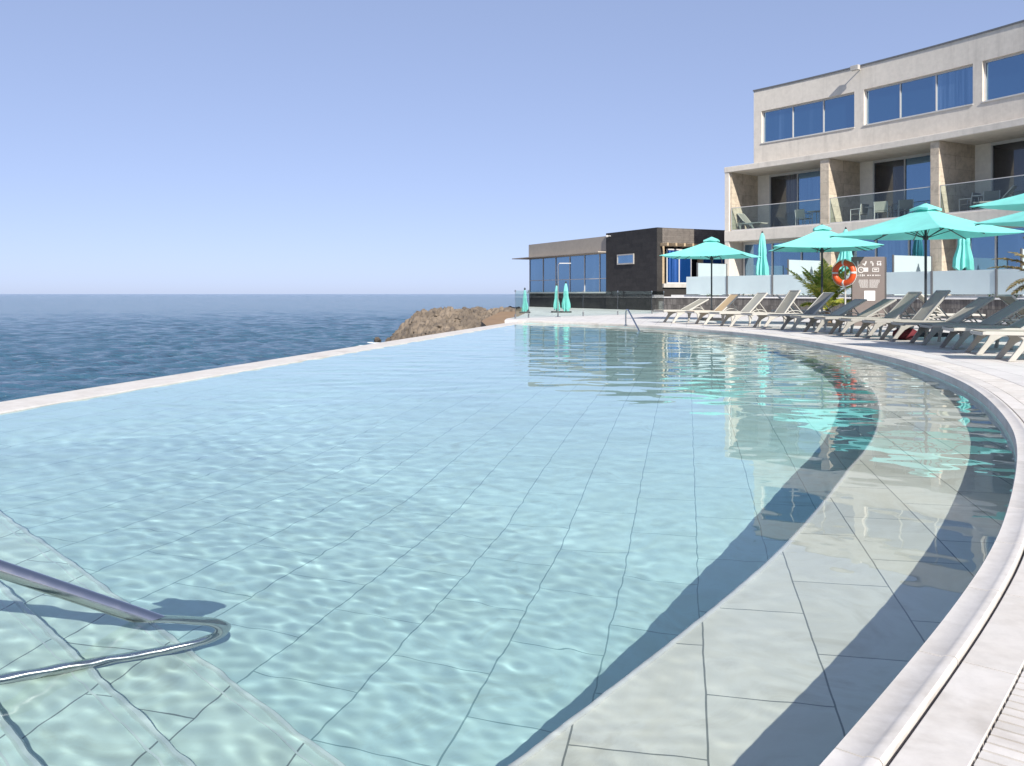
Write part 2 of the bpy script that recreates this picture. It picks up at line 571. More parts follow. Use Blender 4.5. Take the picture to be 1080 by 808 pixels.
def leaf_mat(name, c1, c2, c3):
    t = NT(name)
    g = t.n('ShaderNodeNewGeometry')
    cc = t.ramp(g.outputs['Random Per Island'], [(0.0, c1), (0.6, c2), (1.0, c3)])
    d = t.n('ShaderNodeBsdfPrincipled'); t.l(cc, d.inputs['Base Color']); d.inputs['Roughness'].default_value = 0.45
    tl = t.n('ShaderNodeBsdfTranslucent'); t.l(cc, tl.inputs[0])
    mx = t.n('ShaderNodeMixShader'); mx.inputs[0].default_value = 0.35
    t.l(d.outputs[0], mx.inputs[1]); t.l(tl.outputs[0], mx.inputs[2])
    t.l(mx.outputs[0], t.out.inputs[0])
    return t.m
M['palm'] = leaf_mat('palm_leaf', (0.20, 0.29, 0.05), (0.44, 0.47, 0.09), (0.78, 0.66, 0.16))
M['shrub'] = leaf_mat('shrub_leaf', (0.03, 0.06, 0.015), (0.06, 0.10, 0.03), (0.10, 0.13, 0.04))
M['palm_dry'] = leaf_mat('palm_leaf_dry', (0.10, 0.10, 0.03), (0.20, 0.17, 0.07), (0.36, 0.26, 0.13))
M['orange'] = simple('orange_plastic', (0.62, 0.075, 0.012), 0.45, 0, 0.08)
M['rope'] = simple('pale_rope', (0.72, 0.68, 0.6), 0.8)
M['sign_brown'] = simple('taupe_sign_panel', (0.135, 0.108, 0.097), 0.5, 0, 0.04)
M['sign_edge'] = simple('dark_sign_edge', (0.045, 0.04, 0.038), 0.5)
M['sign_white'] = simple('white_sign_print', (0.55, 0.52, 0.50), 0.6, 0, 0.02)
M['paper'] = simple('white_paper', (0.70, 0.70, 0.69), 0.6, 0, 0.02)
M['red_cloth'] = simple('dark_red_cloth', (0.10, 0.008, 0.014), 0.8, 0, 0.15)
M['bark'] = simple('palm_bark', (0.16, 0.11, 0.07), 0.9, 0, 0.3, 14, 0.5)

M['nosing'] = simple('pale_nosing_tile', (0.60, 0.70, 0.67), 0.6, 0, 0.06)
def receiver(o):
    o.cycles.is_caustics_receiver = True
    return o

# ------------------------------------------------------------------ pool outline
WZ = -0.08
ctrl = [(-0.34, 0.55), (0.02, 0.97), (0.30, 1.30), (0.584, 1.63), (1.035, 2.17), (1.41, 2.64), (1.854, 3.24), (2.5, 4.24), (3.05, 5.16),
        (3.51, 6.04), (4.16, 7.5), (4.72, 9.05), (5.30, 11.4), (5.62, 14.2), (5.65, 17.4), (5.12, 21.1), (3.9, 24.2), (2.3, 26.7), (0.16, 28.9)]
def catmull(P, n):
    P = [Vector(p) for p in P]
    out = []
    Q = [P[0] * 2 - P[1]] + P + [P[-1] * 2 - P[-2]]
    for i in range(1, len(Q) - 2):
        a, b, c, d = Q[i - 1:i + 3]
        for k in range(n):
            t = k / n
            out.append(0.5 * ((2 * b) + (c - a) * t + (2 * a - 5 * b + 4 * c - d) * t * t + (3 * b - a - 3 * c + d) * t ** 3))
    out.append(P[-1])
    return out
arc = catmull(ctrl, 12)                     # near corner -> far end
for _ in range(40):                          # smooth away the hand-picked jitter
    arc = [arc[0]] + [arc[i] * 0.5 + (arc[i - 1] + arc[i + 1]) * 0.25 for i in range(1, len(arc) - 1)] + [arc[-1]]
# resample evenly
def resample(P, step):
    L = [0.0]
    for a, b in zip(P, P[1:]):
        L.append(L[-1] + (b - a).length)
    n = max(2, int(round(L[-1] / step)))
    out = []; j = 0
    for i in range(n + 1):
        s = L[-1] * i / n
        while j < len(L) - 2 and L[j + 1] < s:
            j += 1
        t = (s - L[j]) / max(1e-9, L[j + 1] - L[j])
        out.append(P[j].lerp(P[j + 1], t))
    return out
CORNER_L = Vector((-4.85, 5.15))
K = arc[0]
edge = [CORNER_L, K]
# path walked with the pool on the left hand side: corner left -> K -> far end
path = resample([CORNER_L, K + (CORNER_L - K).normalized() * 0.10], 0.15) + [K + Vector((0.0, 0.02))] + resample([arc[0] + (arc[1] - arc[0]).normalized() * 0.10] + [p for p in arc if (p - arc[0]).length > 0.12], 0.15)
def offset(P, d):
    """positive = outward, to the right of travel"""
    out = []
    for i, p in enumerate(P):
        a = (P[i] - P[i - 1]).normalized() if i else None
        b = (P[i + 1] - P[i]).normalized() if i < len(P) - 1 else None
        if a is None: a = b
        if b is None: b = a
        na = Vector((a.y, -a.x)); nb = Vector((b.y, -b.x))
        m = (na + nb).normalized()
        out.append(p + m * (d / max(0.5, m.dot(nb))))
    return out
FAR = arc[-1]
inf_dir = (FAR - CORNER_L).normalized()
# ---- basin
basin = MB()
FZ = -1.05
floor_poly = [(-7, 4), (-1, -1.5), (8, 2), (9, 22), (3, 31), (-1.5, 31)]
basin.poly([(x, y, FZ) for x, y in floor_poly])
for a, b in zip(path, path[1:]):
    basin.poly([(a.x, a.y, FZ), (b.x, b.y, FZ), (b.x, b.y, -0.0757), (a.x, a.y, -0.0757)])
receiver(tag(basin.build('pool_basin', M['floor_tile']), kind='structure'))
# ---- shallow shelf along the curved side
SHZ = -0.34
arc_r = resample(arc, 0.15)
inner = [a.lerp(b, max(0.0, min(1.0, (c.y - 1.2) / 3.4))) for a, b, c in zip(offset(arc_r, -0.66), offset(arc_r, -0.85), arc_r)]
shelf = MB()
for i in range(len(arc_r) - 1):
    a, b, c, d = arc_r[i], arc_r[i + 1], inner[i + 1], inner[i]
    shelf.poly([(a.x, a.y, SHZ), (b.x, b.y, SHZ), (c.x, c.y, SHZ), (d.x, d.y, SHZ)])
    shelf.poly([(d.x, d.y, SHZ), (c.x, c.y, SHZ), (c.x, c.y, FZ - 0.01), (d.x, d.y, FZ - 0.01)])
receiver(tag(shelf.build('pool_shelf', M['pool_tile']), kind='structure'))
nose = MB()
nose.tube([(p.x, p.y, SHZ - 0.002) for p in inner], 0.012, 6)
receiver(tag(nose.build('shelf_edge_trim', M['white_wall'], smooth=True), kind='structure'))
# ---- entry steps by the near handrail, normal (1,1)
sdir = Vector((1, 1)).normalized(); tdir = Vector((-1, 1)).normalized()
steps = MB()
for (s0, s1, z) in ((0.10, 0.86, -0.30), (0.86, 1.26, -0.385), (1.26, 1.66, -0.44)):
    q = [sdir * (s / math.sqrt(2)) + tdir * t for s, t in ((s0, -1.5), (s1, -1.5), (s1, 7.0), (s0, 7.0))]
    steps.prism(q, FZ - 0.02, z)
receiver(tag(steps.build('pool_steps', M['step_tile']), kind='structure'))
ramp = MB()
qa = [sdir * (s_ / math.sqrt(2)) + tdir * t_ for s_, t_ in ((1.655, -2.5), (4.6, -2.5), (4.6, 7.0), (1.655, 7.0))]
ramp.hexa([(p.x, p.y, FZ - 0.05) for p in qa] + [(qa[0].x, qa[0].y, -0.462), (qa[1].x, qa[1].y, FZ - 0.01), (qa[2].x, qa[2].y, FZ - 0.01), (qa[3].x, qa[3].y, -0.462)])
receiver(tag(ramp.build('pool_ramp', M['floor_tile']), kind='structure'))
nos = MB()
for (s1, z) in ((0.86, -0.30), (1.26, -0.385), (1.66, -0.44)):
    a = sdir * (s1 / math.sqrt(2)) + tdir * -1.5; b = sdir * (s1 / math.sqrt(2)) + tdir * 7.0
    nos.tube([(a.x, a.y, z), (b.x, b.y, z)], 0.012, 6)
    for off in (0.045,):
        a2 = a - sdir * off; b2 = b - sdir * off
        nos.obox((a2.x, a2.y, z), Vector((tdir.x, tdir.y, 0)), Vector((sdir.x, sdir.y, 0)), Vector((0, 0, 1)), 0, 8.5, -0.003, 0.003, -0.01, 0.003)
receiver(tag(nos.build('step_nosing', M['nosing'], smooth=False), kind='structure'))
# ---- infinity edge weir
wn_ = Vector((inf_dir.y, -inf_dir.x))        # towards the pool
A0 = CORNER_L - inf_dir * 1.2; B0w = FAR + inf_dir * 0.25
weir = MB()
weir.prism([A0 + wn_ * 0.27, B0w + wn_ * 0.27, B0w - wn_ * 0.27, A0 - wn_ * 0.27], -4.0, -0.068)
lin = MB()
la, lb_, lc, ld = A0 + wn_ * 0.268, B0w + wn_ * 0.268, B0w + wn_ * 1.9, A0 + wn_ * 1.9
lin.hexa([(p.x, p.y, FZ - 0.05) for p in (la, lb_, lc, ld)] + [(la.x, la.y, -0.11), (lb_.x, lb_.y, -0.11), (lc.x, lc.y, FZ - 0.01), (ld.x, ld.y, FZ - 0.01)])
receiver(tag(lin.build('infinity_edge_slope', M['floor_tile']), kind='structure'))
receiver(tag(weir.build('infinity_edge', M['coping'], bevel=0.015), kind='structure'))
# ---- water surface: real waves on a fan of quads that is finest near the viewpoint
def make_water():
    nr, nt = 1050, 760
    r = np.exp(np.linspace(math.log(0.35), math.log(33.0), nr))
    th = np.linspace(R(-72), R(63), nt)
    rr, tt = np.meshgrid(r, th, indexing='ij')
    X = rr * np.sin(tt); Y = rr * np.cos(tt)
    sp = rr * (math.log(33 / 0.35) / nr)
    rng = np.random.RandomState(3)
    Z = np.zeros_like(X)
    agit = 0.15 + 0.52 / (1 + np.exp((X + 0.10 * Y + 0.15) / 0.6))       # livelier towards the steps
    agit = agit * (0.55 + 0.45 / (1 + np.exp((rr - 9.0) / 2.0)))
    wx = 0.25 * np.sin(X * 0.9 + Y * 0.5) + 0.2 * np.sin(Y * 1.1 - X * 0.6 + 1.0)
    for i in range(110):
        lam = 0.045 * (9.0 ** rng.rand())
        a = rng.normal(R(55), R(48))
        k = 2 * math.pi / lam
        slope = 0.0042 * min(1.0, (0.16 / lam) ** 0.5)
        amp = slope / k
        fade = np.clip((lam / sp - 3.0) / 3.0, 0, 1)
        ph = rng.rand() * 6.283
        Z += amp * fade * (agit if lam < 0.40 else (0.30 + 0.70 * agit)) * np.sin(k * (np.cos(a) * (X + wx * 0.3) + np.sin(a) * (Y + wx * 0.3)) + ph)
    # longer, lazier undulations that draw the far reflections out into streaks
    far = np.clip((rr - 4.0) / 8.0, 0.0, 1.0)
    for i in range(46):
        lam = 0.30 * (5.0 ** rng.rand())
        a = rng.normal(R(84), R(24))
        k = 2 * math.pi / lam
        fade = np.clip((lam / sp - 2.5) / 3.0, 0, 1)
        Z += 0.0036 / k * fade * far * np.sin(k * (np.cos(a) * X + np.sin(a) * Y) + rng.rand() * 6.283 + wx)
    Z += WZ
    # keep what lies inside the basin (plus a sliver buried in the walls)
    poly = np.array([(p.x, p.y) for p in offset(path, 0.06)] + [tuple(FAR - wn_ * 0.1 + inf_dir * 0.1), tuple(CORNER_L - wn_ * 0.1)])
    inside = np.zeros(X.shape, bool)
    x1, y1 = poly[:, 0], poly[:, 1]
    x2, y2 = np.roll(x1, -1), np.roll(y1, -1)
    for a, b, c, d in zip(x1, y1, x2, y2):
        if b == d: continue
        cond = ((b > Y) != (d > Y)) & (X < (c - a) * (Y - b) / (d - b) + a)
        inside ^= cond
    keep = inside[:-1, :-1] | inside[1:, :-1] | inside[:-1, 1:] | inside[1:, 1:]
    idx = np.arange(nr * nt).reshape(nr, nt)
    q = np.stack([idx[:-1, :-1], idx[:-1, 1:], idx[1:, 1:], idx[1:, :-1]], -1)[keep]
    q = q[:, ::-1]
    used, inv = np.unique(q.ravel(), return_inverse=True)
    V = np.stack([X.ravel(), Y.ravel(), Z.ravel()], -1)[used].astype(np.float32)
    F = inv.reshape(-1, 4).astype(np.int32)
    me = bpy.data.meshes.new('pool_water')
    me.vertices.add(len(V)); me.vertices.foreach_set('co', V.ravel())
    me.loops.add(F.size); me.loops.foreach_set('vertex_index', F.ravel())
    me.polygons.add(len(F))
    me.polygons.foreach_set('loop_start', np.arange(0, F.size, 4, dtype=np.int32))
    me.polygons.foreach_set('loop_total', np.full(len(F), 4, np.int32))
    me.polygons.foreach_set('use_smooth', np.ones(len(F), bool))
    me.update(calc_edges=True)
    me.validate()
    if me.polygons[0].normal.z < 0:
        me.flip_normals()
    me.materials.append(M['pool_water'])
    o = bpy.data.objects.new('pool_water', me)
    C.objects.link(o)
    o.cycles.is_caustics_caster = True
    tag(o, kind='structure')
    return o
make_water()

# ------------------------------------------------------------------ coping, drain, deck
W1, W2, W3, W4, W5 = 0.058, 0.094, 0.104, 0.222, 0.228
cop = MB(); bed = MB()
plen = [0.0]
for a, b in zip(path, path[1:]):
    plen.append(plen[-1] + (b - a).length)
ipath = resample(path, 0.02)
def offpath(d):
    return offset(path, d)
def at_s(P, s):
    # point at arc length s of the base path on the offset polyline P
    import bisect
    i = min(max(bisect.bisect_right(plen, s) - 1, 0), len(plen) - 2)
    t = (s - plen[i]) / max(1e-9, plen[i + 1] - plen[i])
    return P[i].lerp(P[i + 1], t)
profile = [(0.0, -0.075), (0.0, -0.006), (0.004, 0.0), (W1, 0.0), (W1 + 0.008, 0.005), (W1 + 0.018, 0.007), (W2 - 0.006, 0.0065), (W2, 0.0), (W2 + 0.001, -0.03)]
OFF = {d: offpath(d) for d, _ in profile}
def sweep(mb, prof, s0, s1, n):
    offs = [offpath(d) if d not in OFF else OFF[d] for d, _ in prof]
    b = len(mb.v); m = len(prof)
    for i in range(n + 1):
        s = s0 + (s1 - s0) * i / n
        for P, (d, z) in zip(offs, prof):
            p = at_s(P, s)
            mb.v.append((p.x, p.y, z))
    for i in range(n):
        for k in range(m - 1):
            mb.f.append((b + i * m + k, b + (i + 1) * m + k, b + (i + 1) * m + k + 1, b + i * m + k + 1))
    mb.f.append(tuple(b + k for k in range(m)))
    mb.f.append(tuple(b + n * m + k for k in reversed(range(m))))
flat = [(W3, -0.03), (W3, -0.002), (W3 + 0.002, 0.0), (W4 - 0.002, 0.0), (W4, -0.002), (W4, -0.03)]
for d, _ in flat: OFF[d] = offpath(d)
TOT = plen[-1]
s = 0.12; q = 0
while s < TOT:
    e = min(s + 0.60, TOT)
    sweep(cop, profile, s + 0.0028, e - 0.0028, 5)
    sweep(cop, flat, s + 0.0028, e - 0.0028, 5)
    s = e
tag(cop.build('pool_coping', M['coping'], smooth='auto'), kind='structure')
bp = [(0.003, -0.08), (0.003, -0.016), (W5 + 0.26, -0.016), (W5 + 0.26, -0.08)]
for d, _ in bp: OFF[d] = offpath(d)
sweep(bed, bp, 0.0, TOT, len(path))
tag(bed.build('coping_bed', M['grout']), kind='structure')
# slatted overflow grating behind the coping
grate = MB()
G0, G1 = offpath(W5), offpath(W5 + 0.25)
s = 0.05
while s < TOT - 0.1:
    a0, a1 = at_s(G0, s), at_s(G0, s + 0.030)
    b0, b1 = at_s(G1, s), at_s(G1, s + 0.030)
    grate.hexa([(a0.x, a0.y, -0.03), (b0.x, b0.y, -0.03), (b1.x, b1.y, -0.03), (a1.x, a1.y, -0.03),
                (a0.x, a0.y, -0.001), (b0.x, b0.y, -0.001), (b1.x, b1.y, -0.001), (a1.x, a1.y, -0.001)])
    s += 0.038
grate_o = tag(grate.build('drain_grating', M['coping']), kind='structure')

deck_in = offpath(W5 + 0.256)
coast = [(-0.25, 29.3), (-0.2, 31.0), (0.25, 34), (0.9, 44), (1.2, 62), (30, 300), (420, 300), (420, -60), (-14, -60), (-5.9, 4.4), (-5.2, 4.6)]
deck_poly = [(p.x, p.y) for p in deck_in] + coast
dk = MB()
dk.prism(deck_poly, -4.0, 0.0)
tag(dk.build('pool_deck', M['paving']), kind='structure')

# ------------------------------------------------------------------ sea, rocks
SEA = -2.6
def make_sea():
    nr, nt = 950, 820
    r = np.exp(np.linspace(math.log(9.0), math.log(2600.0), nr))
    th = np.linspace(R(-80), R(28), nt)
    rr, tt = np.meshgrid(r, th, indexing='ij')
    X = rr * np.sin(tt); Y = rr * np.cos(tt)
    sp = rr * (math.log(2600 / 9.0) / nr)
    rng = np.random.RandomState(9)
    Z = np.zeros_like(X)
    for i in range(120):
        lam = 0.40 * (10.0 ** rng.rand())
        a = rng.normal(R(-60), R(38))
        k = 2 * math.pi / lam
        amp = 0.038 / k * min(1.0, (2.5 / lam) ** 0.6)
        fade = np.clip((lam / sp - 2.2) / 3.0, 0, 1)
        ph = rng.rand() * 6.283
        w = np.sin(k * (np.cos(a) * X + np.sin(a) * Y) + ph + 0.6 * np.sin(X * 0.11 + Y * 0.07 + ph))
        Z += amp * fade * (w + 0.25 * np.cos(2 * (k * (np.cos(a) * X + np.sin(a) * Y) + ph)))
    gust = 0.75 + 0.35 * np.sin(X * 0.021 + 1.3 * np.sin(Y * 0.013)) * np.sin(Y * 0.017 + 0.8 * np.sin(X * 0.011))
    Z = SEA + Z * gust * np.clip((2500 - rr) / 800, 0, 1)
    V = [np.stack([X.ravel(), Y.ravel(), Z.ravel()], -1)]
    idx = np.arange(nr * nt).reshape(nr, nt)
    q = [np.stack([idx[:-1, :-1], idx[1:, :-1], idx[1:, 1:], idx[:-1, 1:]], -1).reshape(-1, 4)]
    # calm sheet round the rest of the compass and out to the horizon, a little lower where the waves run
    n = 128; base = nr * nt
    rings = [(0.5, -0.7), (400, -0.7), (2300, -0.7), (2599, 0.0), (9000, 0.0), (45000, 0.0)]
    pv = []
    for (ra, dz) in rings:
        for k in range(n):
            g = 2 * math.pi * k / n
            pv.append((ra * math.sin(g), ra * math.cos(g), SEA + dz))
    V.append(np.array(pv))
    qq = []
    for i in range(len(rings) - 1):
        for k in range(n):
            k2 = (k + 1) % n
            qq.append((base + i * n + k, base + i * n + k2, base + (i + 1) * n + k2, base + (i + 1) * n + k))
    q.append(np.array(qq))
    V = np.concatenate(V).astype(np.float32); Fq = np.concatenate(q).astype(np.int32)
    me = bpy.data.meshes.new('sea')
    me.vertices.add(len(V)); me.vertices.foreach_set('co', V.ravel())
    me.loops.add(Fq.size); me.loops.foreach_set('vertex_index', Fq.ravel())
    me.polygons.add(len(Fq))
    me.polygons.foreach_set('loop_start', np.arange(0, Fq.size, 4, dtype=np.int32))
    me.polygons.foreach_set('loop_total', np.full(len(Fq), 4, np.int32))
    me.polygons.foreach_set('use_smooth', np.ones(len(Fq), bool))
    me.update(calc_edges=True)
    if me.polygons[0].normal.z < 0:
        me.flip_normals()
    me.materials.append(M['sea'])
    o = bpy.data.objects.new('sea', me)
    C.objects.link(o)
    tag(o, kind='structure')
make_sea()

def boulder(mb, c, s, rng):
    bm = bmesh.new()
    bmesh.ops.create_icosphere(bm, subdivisions=1 if max(s) < 0.9 else 2, radius=1.0)
    ax = [Vector((rng.gauss(0, 1), rng.gauss(0, 1), rng.gauss(0, 1))).normalized() for _ in range(9)]
    dd = [rng.uniform(0.55, 0.9) for _ in ax]
    rot = Matrix.Rotation(rng.uniform(0, 6.28), 3, 'Z') @ Matrix.Rotation(rng.uniform(-0.5, 0.5), 3, 'X')
    b0 = len(mb.v)
    for v in bm.verts:
        p = v.co.copy()
        for a, d in zip(ax, dd):
            t = p.dot(a) - d
            if t > 0:
                p -= a * t * 0.9
        p = p * (1 + rng.uniform(-0.05, 0.05))
        p = rot @ Vector((p.x * s[0], p.y * s[1], p.z * s[2]))
        mb.v.append(tuple(p + Vector(c)))
    for f in bm.faces:
        mb.f.append(tuple(b0 + v.index for v in f.verts))
    bm.free()
rng = random.Random(11)
rock = MB()
def rock_top(x, y):
    # height of the mound: plateau that falls away towards its western tip and towards the viewer
    t = max(0.0, min(1.0, (x + 9.6 + 0.4 * math.sin(y * 0.7)) / 4.2))
    t = t * t * (3 - 2 * t)
    fr = max(0.0, min(1.0, (y - 43) / 12.0))
    bk = max(0.0, min(1.0, (74 - y) / 9.0))
    lump = 0.22 * math.sin(x * 1.7 + y * 0.6) * math.sin(y * 0.8 - x * 0.5)
    return SEA - 0.7 + (3.02 + lump) * t * (0.30 + 0.70 * fr) * bk
from mathutils import noise as mnoise
gx, gy = 120, 230
b0 = 0
for j in range(gy + 1):
    for i in range(gx + 1):
        x = -10.2 + 11.8 * i / gx; y = 40 + 33 * j / gy
        zt = rock_top(x, y)
        dist, pos = mnoise.voronoi(Vector((x * 0.95, y * 0.75, 0.3)))
        d2, p2_ = mnoise.voronoi(Vector((x * 2.3, y * 1.9, 4.3)))
        cr = min(1.0, (dist[1] - dist[0]) * 3.2)
        cr2 = min(1.0, (d2[1] - d2[0]) * 3.0)
        hh = mnoise.noise(Vector((pos[0].x * 3.1, pos[0].y * 2.7, 1.0)))
        tilt = (x * 0.95 - pos[0].x) * hh * 0.5 + (y * 0.75 - pos[0].y) * 0.25
        zt += (0.30 * cr + 0.22 * cr2 + 0.08 * hh + 0.3 * tilt + 0.10 * mnoise.noise(Vector((x * 6, y * 5, 2)))) * (0.5 if zt < SEA - 0.2 else 1.0) - 0.42
        rock.v.append((x + 0.08 * mnoise.noise(Vector((x * 3, y * 3, 7))), y, zt))
for j in range(gy):
    for i in range(gx):
        q = b0 + j * (gx + 1) + i
        rock.f.append((q, q + 1, q + gx + 2, q + gx + 1))
cnt = 0
while cnt < 420:
    x = rng.uniform(-10.0, 1.0); y = rng.uniform(41, 71)
    if x > 0.2 and y < 62: continue
    z = rock_top(x, y)
    if z < SEA - 0.3: continue
    q = rng.uniform(0.10, 0.32)
    boulder(rock, (x, y, z - 0.12 - q * 0.2), (q * rng.uniform(0.9, 1.8), q * rng.uniform(0.8, 1.3), q * rng.uniform(0.5, 0.9)), rng)
    cnt += 1
tag(rock.build('rock_headland', M['rock']), kind='structure')
lone = MB(); boulder(lone, (0, 0, 0), (0.36, 0.36, 0.34), rng)
tag(lone.build('boulder', M['rock'], loc=(0, 0, 0)), 'small dark wet boulder alone in the foam at the tip of the rocky headland', 'rock').location = (-9.60, 61.0, SEA + 0.16)
foam = MB()
for _ in range(120):
    g = rng.random()
    x = -9.75 + max(-0.9, min(0.9, rng.gauss(0, 0.5))) + g * 1.2; y = 60.5 - 7 * g + max(-1.8, min(1.8, rng.gauss(0, 1.0)))
    k = rng.randint(6, 9); rad = rng.uniform(0.03, 0.20)
    pts = []
    for i in range(k):
        a = 6.283 * i / k
        pts.append((x + rad * 1.6 * math.cos(a) * rng.uniform(0.5, 1.2), y + rad * math.sin(a) * rng.uniform(0.5, 1.2)))
    foam.prism(pts, SEA - 0.05, SEA + rng.uniform(0.03, 0.10))
tag(foam.build('sea_foam', M['foam']), 'broken white surf washing round the tip of the headland', 'foam', kind='stuff')
ea = MB()
pts = [(-0.35, 29.6), (0.15, 33.8), (0.7, 43), (0.9, 60), (-0.6, 60), (-1.1, 44), (-1.3, 36), (-0.9, 30.5)]
ea.prism(pts, -3.5, -0.25)
tag(ea.build('earth_bank', M['earth']), kind='structure')

# ------------------------------------------------------------------ hotel (storeys follow a plan arc)
HB = Vector((10.97, 44.0))
A_0, A_RATE = R(40), R(16) / 15.9
US = np.linspace(-2, 40, 841)
XS = np.zeros_like(US); YS = np.zeros_like(US)
i0 = int(np.argmin(abs(US)))
XS[i0], YS[i0] = HB.x, HB.y
du = US[1] - US[0]
ang = lambda u: A_0 - A_RATE * max(-2.0, min(u, 34.0))
for i in range(i0, len(US) - 1):
    a = ang(US[i] + du / 2)
    XS[i + 1] = XS[i] + du * math.sin(a); YS[i + 1] = YS[i] - du * math.cos(a)
for i in range(i0, 0, -1):
    a = ang(US[i] - du / 2)
    XS[i - 1] = XS[i] - du * math.sin(a); YS[i - 1] = YS[i] + du * math.cos(a)
def F(u, off):
    a = ang(u)
    return (float(np.interp(u, US, XS)) + math.cos(a) * off, float(np.interp(u, US, YS)) + math.sin(a) * off)
def u_of(px, off):
    lo, hi = -1.9, 30.0
    for _ in range(50):
        m = (lo + hi) / 2
        x, y = F(m, off)
        if 540 + FP * x / y < px: lo = m
        else: hi = m
    return lo
hotel = empty('hotel_building', (HB.x, HB.y, 0))
tag(hotel, 'long curved three storey beige hotel with blue windows and glass balconies', 'hotel')
UE = 27.0
Z_T, Z_S0, Z_S1, Z_F0, Z_F1, Z_R = 0.8, 3.58, 4.12, 7.14, 7.42, 11.32
ZW0, ZW1 = 8.58, 10.23
TOP0 = u_of(795, 1.1)
p1 = (0.0, u_of(769.5, 0.0)); p2 = (u_of(864, 0), u_of(873.5, 0)); p3 = (u_of(980, 0), u_of(989.5, 0))
bay = p3[0] - p2[0]
p4 = (p3[0] + bay, p3[1] + bay); p5 = (p4[0] + bay, p4[1] + bay)
piers = [p2, p3, p4, p5]
wl = MB()
wl.strip(F, TOP0, UE, 1.1, 1.42, Z_F1 - 0.02, ZW0, 40)
wl.strip(F, TOP0, UE, 1.1, 1.42, ZW1, Z_R, 40)
g1 = (u_of(803, 1.1), u_of(901, 1.1)); g2 = (u_of(911, 1.1), u_of(1026, 1.1)); g3a = u_of(1036, 1.1)
gl = g2[1] - g2[0]; gg = g3a - g2[1]
groups = [g1, g2, (g3a, g3a + gl), (g3a + gl + gg, g3a + 2 * gl + gg)]
cuts = [TOP0] + [q for g in groups for q in g] + [UE]
for i in range(0, len(cuts), 2):
    if cuts[i + 1] > cuts[i]:
        wl.strip(F, cuts[i], cuts[i + 1], 1.1, 1.42, ZW0, ZW1, 2)
wl.strip(F, TOP0, TOP0 + 0.3, 1.42, 9.0, Z_F1, Z_R, 1)                 # end wall of the top storey
wl.strip(F, 0.0, 0.25, 0.002, 9.0, 0.0, Z_F0, 1)                        # end wall below
wl.strip(F, UE - 0.3, UE, 1.42, 9.0, 0.0, Z_R, 1)
wl.build('wall', M['plaster'], hotel, world=True)
rf = MB()
rf.strip(F, TOP0 - 0.03, UE, 1.06, 9.0, Z_R, Z_R + 0.07, 40)
rf.build('roof', M['grey_metal'], hotel, world=True)
fa = MB()
fa.strip(F, -0.02, UE, -0.03, 2.9, Z_F0, Z_F1, 44)
fa.build('balcony_canopy', M['plaster'], hotel, world=True, bevel=0.02)
sl = MB()
sl.strip(F, -0.02, UE, -0.02, 9.0, Z_S0, Z_S1, 44)
sl.build('balcony_floor', M['plaster'], hotel, world=True, bevel=0.02)
te = MB()
te.strip(F, -0.6, UE, -2.45, 9.0, 0.0, Z_T, 44)
te.build('terrace', M['white_wall'], hotel, world=True)
# left end pier: pale outer leaf, stone inner leaf
ec = MB(); ec.strip(F, 0.252, 0.33, 0.12, 2.5, Z_S1, Z_F0, 1)
ec.build('end_cladding', M['pier_stone'], hotel, world=True)
for (a, b) in piers:
    if b > UE: continue
    m = MB(); m.strip(F, a, b, 0.06, 2.5, Z_S1, Z_F0, 1)
    m.build('pier', M['pier_stone'], hotel, world=True, bevel=0.02)
    m = MB(); m.strip(F, a - 0.05, b + 0.1, 0.10, 1.2, Z_T, Z_S0, 1)
    m.build('column', M['pier_stone'], hotel, world=True, bevel=0.02)
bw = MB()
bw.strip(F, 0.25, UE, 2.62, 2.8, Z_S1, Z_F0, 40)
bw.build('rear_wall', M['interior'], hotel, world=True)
bays = [(0.33, p2[0], 811 - 798), (p2[1], p3[0], 0), (p3[1], p4[0], 0), (p4[1], min(p5[0], UE - 0.4), 0)]
